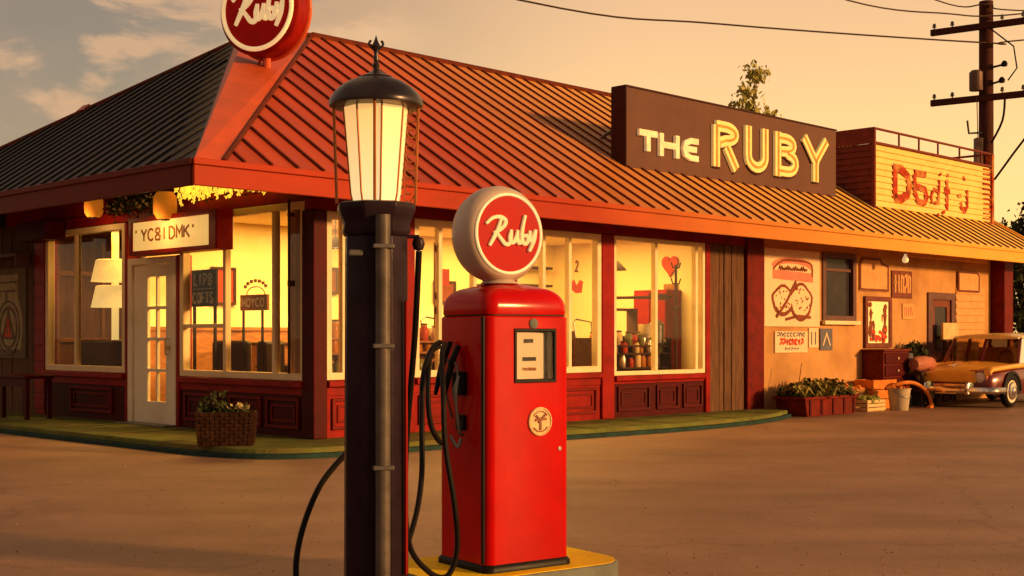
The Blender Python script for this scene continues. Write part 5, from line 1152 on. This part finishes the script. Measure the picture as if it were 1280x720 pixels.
# ------------------------------------------------------------------ utility pole and wires
PX, PY = 13.13, 36.
up = thing('utility_pole', (PX, PY, 0), 0, 'dark wooden utility pole with two crossarms behind the diner', 'utility pole')
MB().tube([(0, 0, 0), (0, 0, 5), (0, 0, 10.56)], [.22, .205, .19], 14).build('pole', 'pole_wood', up, smooth=True)
dv = Vector((.817, -.576, 0))
for zz in (9.83, 7.85):
    r = MB(); n_ = Vector((.576, .817, 0)); p0 = -dv * 1.45 - n_ * .26; p1 = dv * 1.7 - n_ * .26
    vs = []
    for p in (p0, p1):
        for s, h in ((-.055, -.09), (.055, -.09), (.055, .09), (-.055, .09)): vs.append((p.x + n_.x * s, p.y + n_.y * s, zz + h))
    r.add(vs, [(0, 1, 2, 3), (7, 6, 5, 4), (0, 4, 5, 1), (1, 5, 6, 2), (2, 6, 7, 3), (3, 7, 4, 0)]); o = r.build('crossarm', 'pole_wood', up, bevel=.015, seg=1)
    for d_ in (-1.35, -.85, .5, 1.05, 1.6):
        c = dv * d_ - n_ * .26
        MB().lathe([(.02, .09), (.02, .13), (.055, .14), (.055, .18), (.035, .19), (.05, .21), (.03, .25), (0, .26)], 10, (c.x, c.y, zz)).build('insulator', 'steel', o, smooth=True)
r = MB(); r.tube([(.0, -.3, 9.75), (.55, -.55, 9.2), (.62, -.6, 8.6), (.45, -.4, 8.3)], .02, 6); r.tube(smooth_path([(.35, -.45, 7.8), (.3, -.4, 7.2), (.05, -.25, 6.6)], 4), .03, 6); r.tube(smooth_path([(1.0, -.9, 7.75), (.95, -.85, 7.0), (.5, -.5, 6.2), (.15, -.2, 5.6)], 4), .03, 6); r.build('jumper_cable', 'black', up, smooth=True)
r = MB(); r.lathe([(.17, 0), (.18, .02), (.18, .5), (.12, .56), (0, .58)], 16, (-.36, -.22, 8.05)); r.build('transformer', 'canister', up, smooth=True)
r = MB(); r.box(-.38, -.19, -.30, -.08, 5.2, 6.75); r.tube([(-.3, -.2, 6.75), (-.33, -.2, 7.9)], .015, 5); r.build('junction_box', 'canister', up, bevel=.02, seg=2)
for z, x in ((8.75, .35), (8.3, .28)):
    r = MB(); r.tube([(.1, -.2, z - .05), (x, -.3, z)], .03, 6); r.lathe([(.0, -.08), (.08, -.06), (.09, .02), (.04, .09), (0, .1)], 10, (x + .04, -.3, z + .02)); r.build('fuse_bracket', 'black', up, smooth=True)
r = MB(); r.tube([(-.2, -.2, 6.9), (-.62, -.4, 6.85), (-.66, -.4, 7.2)], .03, 6); r.build('fuse_bracket', 'black', up, smooth=True)
def wire(pts, label, rd=.022):
    o = MB().tube(smooth_path(pts, 8), rd, 6).build('power_line', 'wire', None, smooth=True); tag(o, label, 'wire', 'power lines')
wire([(-12.5, 27, 11.4), (.19, 31, 9.31), (5.28, 33, 9.22), (13.13, 35.75, 9.36), (14.2, 36, 9.5), (26, 42, 11.6)], 'lowest power line sagging across the whole sky')
wire([(2.0, 27.5, 10.2), (8.66, 33.5, 9.95), (11.9, 35.2, 10.02), (13.1, 35.7, 10.09), (15, 36.2, 10.35), (26, 41, 12.4)], 'middle power line coming in from the top of the sky', .02)
wire([(4.0, 27.5, 10.6), (11.4, 35, 10.35), (13.1, 35.75, 10.42), (14.5, 36, 10.3), (26, 40, 11.2)], 'highest power line reaching the tip of the pole', .02)

# ------------------------------------------------------------------ trees
def tree(x, y, h, cz, rx, rz, n, ls, m, label, seed, rt=.14, clumps=16, th=None, up=.3):
    global rnd
    rnd = random.Random(seed)
    t = thing('tree', (x, y, 0), 0, label, 'tree', 'trees behind the diner')
    r = MB(); r.tube([(0, 0, 0), (.06, .02, h * .35), (-.04, .05, h * .7), (0, 0, h * .97)], [rt, rt * .75, rt * .45, rt * .12], 9)
    cl = []
    for i in range(clumps):
        v = Vector((rnd.gauss(0, 1), rnd.gauss(0, 1), rnd.gauss(0, 1))).normalized() * rnd.uniform(.25, 1)
        z = cz + v.z * rz; k = 1 - .45 * max(0, v.z); c = Vector((v.x * rx * k, v.y * rx * k, z)); cl.append(c)
        z0 = max(h * .25, z - rx * .7); r.tube([(0, 0, z0), (c.x * .5, c.y * .5, (z0 + z) / 2 + .1), tuple(c)], [rt * .35, rt * .22, rt * .08], 5)
    r.build('trunk', 'bark', t, smooth=True)
    r = MB(); per = n // clumps
    for c in cl:
        s = rx * rnd.uniform(.22, .42)
        for k in range(per):
            v = Vector((rnd.gauss(0, .5), rnd.gauss(0, .5), rnd.gauss(0, .42))); r.leaf(c + v * s, ls * rnd.uniform(.6, 1.3), up, .55)
    r.build('crown', m, t)
tree(11.2, 60, 14.1, 11.0, 1.3, 2.9, 1300, .30, 'leaf_pale', 'slim sunlit tree rising behind the big roof sign', 21, clumps=26, up=1.6, rt=.07)
tree(18.4, 45, 7.2, 4.3, 1.9, 2.2, 4200, .24, 'leaf_dark', 'tall dark bushy tree beyond the end of the roof', 12, clumps=26)
tree(14.2, 36.2, 4.0, 2.3, 1.6, 1.7, 3200, .2, 'leaf_dark', 'low dark tree showing between the end post and the eave', 13, clumps=20)
tree(17.0, 38.0, 5.2, 2.6, 1.9, 2.2, 3600, .22, 'leaf_mid', 'rounded green tree at the far end of the diner', 14, clumps=22)
tree(22.5, 47, 6.0, 3.5, 2.3, 2.2, 3000, .26, 'leaf_mid', 'broad green tree beyond the diner end', 15, clumps=22)

# ------------------------------------------------------------------ light
SUN_AZ_DIR = Vector((.90, -.38, .195)).normalized()
sun = bpy.data.lights.new('sun', 'SUN'); sun.energy = 5.0; sun.angle = rad(5); sun.color = (1, .50, .16)
so = bpy.data.objects.new('sun', sun); COL.objects.link(so); so.rotation_euler = (-SUN_AZ_DIR).to_track_quat('-Z', 'Y').to_euler()
def area(a, b, z, sx, sy, e, col=(1, .56, .13)):
    l = bpy.data.lights.new('room_light', 'AREA'); l.shape = 'RECTANGLE'; l.size = sx; l.size_y = sy; l.energy = e; l.color = col
    o = bpy.data.objects.new('room_light', l); COL.objects.link(o); o.location = W(a, b, z); o.rotation_euler = (0, 0, ANG)
area(2.0, 2.2, 2.93, 2.6, 2.4, 300); area(5.9, 2.2, 2.93, 3.4, 2.4, 330)
for b_, z_ in ((4.68, 2.86), (2.78, 2.70)):            # added point lights, carrying the lanterns' glow onto door and frames
    l = bpy.data.lights.new('lantern_fill', 'POINT'); l.energy = 8; l.color = (1, .55, .18); l.shadow_soft_size = .06
    o = bpy.data.objects.new('lantern_fill', l); COL.objects.link(o); o.location = W(-.55, b_, z_)
area(1.3, 6.2, 2.9, 1.2, 1.2, 75)

# ------------------------------------------------------------------ world
wd = bpy.data.worlds.new('World'); S.world = wd; wd.use_nodes = True
nt = wd.node_tree; N = nt.nodes; K = nt.links; bg = N['Background']
sky = N.new('ShaderNodeTexSky'); sky.sky_type = 'NISHITA'; sky.sun_disc = False
sky.sun_elevation = math.asin(SUN_AZ_DIR.z); sky.sun_rotation = math.atan2(SUN_AZ_DIR.x, SUN_AZ_DIR.y); sky.dust_density = 4.
tc = N.new('ShaderNodeTexCoord'); sep = N.new('ShaderNodeSeparateXYZ'); K.new(tc.outputs['Generated'], sep.inputs[0])
def mth(op, a, b=None, clamp=False):
    n = N.new('ShaderNodeMath'); n.operation = op; n.use_clamp = clamp
    for i, v in enumerate((a, b)):
        if v is None: continue
        if isinstance(v, (int, float)): n.inputs[i].default_value = v
        else: K.new(v, n.inputs[i])
    return n.outputs[0]
def rng(v, a, b, c=0., d=1., sm=True):
    n = N.new('ShaderNodeMapRange'); n.clamp = True; n.interpolation_type = 'SMOOTHSTEP' if sm else 'LINEAR'
    n.inputs[1].default_value = a; n.inputs[2].default_value = b; n.inputs[3].default_value = c; n.inputs[4].default_value = d; K.new(v, n.inputs[0]); return n.outputs[0]
def mix(f, a, b, bt='MIX'):
    n = N.new('ShaderNodeMix'); n.data_type = 'RGBA'; n.blend_type = bt
    for i, v in ((0, f), (6, a), (7, b)):
        if isinstance(v, (int, float)): n.inputs[i].default_value = v
        elif isinstance(v, tuple): n.inputs[i].default_value = (*v, 1)
        else: K.new(v, n.inputs[i])
    return n.outputs[2]
X, Y_, Z = sep.outputs
azr = mth('DIVIDE', X, mth('ADD', mth('ABSOLUTE', Y_), mth('MULTIPLY', mth('ABSOLUTE', X), .5)))
warm = mix(rng(Z, .04, .28), (1.45, .86, .28), (.92, .53, .24))
cool = mix(rng(Z, .02, .30), (.44, .30, .15), (.155, .135, .10))
base = mix(rng(azr, -.34, .12), cool, warm)
glow = rng(X, .2, 1.)
base = mix(mth('MULTIPLY', glow, .5), base, (1.6, .86, .26))
base = mix(rng(Z, .30, .75), base, (.075, .055, .045))
base = mix(rng(mth('MULTIPLY', Y_, -1.), -.1, .8), base, (.085, .052, .036))
# clouds, heaviest to the left
mp = N.new('ShaderNodeMapping'); mp.inputs['Scale'].default_value = (1.25, 1.25, 3.2); mp.inputs['Location'].default_value = (.55, .2, .12); K.new(tc.outputs['Generated'], mp.inputs[0])
def noise(sc, det, dist=0., rg=.55):
    n = N.new('ShaderNodeTexNoise'); n.inputs['Scale'].default_value = sc; n.inputs['Detail'].default_value = det; n.inputs['Roughness'].default_value = rg; n.inputs['Distortion'].default_value = dist
    K.new(mp.outputs[0], n.inputs['Vector']); return n.outputs['Fac']
n1 = noise(5.2, 9, .25, .55); n2 = noise(2.1, 4)
cm = mth('MULTIPLY', rng(n1, .455, .53), rng(n2, .27, .38)); cl_left = rng(azr, -.02, -.22)
cloud = mth('MULTIPLY', cm, cl_left)
base = mix(mth('MULTIPLY', cloud, .95), base, mix(rng(n1, .55, .75), (.66, .37, .17), (1.3, .72, .30)))
soft = mth('MULTIPLY', rng(noise(1.6, 5, .3), .42, .7), .32)
base = mix(soft, base, (.74, .37, .15))
tot = mix(.035, base, sky.outputs[0], 'ADD')
K.new(tot, bg.inputs[0]); bg.inputs[1].default_value = 1.0
tint = N.new('ShaderNodeMix'); tint.data_type = 'RGBA'
# sky share: Nishita sky at strength .06 under the hazy sunset layer
bg.inputs[1].default_value = .92

# ------------------------------------------------------------------ camera
cam = bpy.data.cameras.new('camera'); co = bpy.data.objects.new('camera', cam); COL.objects.link(co)
co.location = (0, 0, 1.3); co.rotation_euler = (PI / 2, 0, 0); cam.sensor_width = 36; cam.lens = 1625 / 1280 * 36; cam.shift_y = 60 / 1280; cam.clip_end = 2000; cam.clip_start = .05
S.camera = co
S.view_settings.view_transform = 'Standard'; S.view_settings.look = 'None'; S.view_settings.exposure = 0; S.view_settings.gamma = 1
S.render.engine = 'CYCLES'; S.cycles.max_bounces = 7; S.cycles.transparent_max_bounces = 12; S.cycles.caustics_reflective = False; S.cycles.caustics_refractive = False
S.cycles.use_denoising = True
try: S.cycles.denoiser = 'OPENIMAGEDENOISE'
except Exception: pass
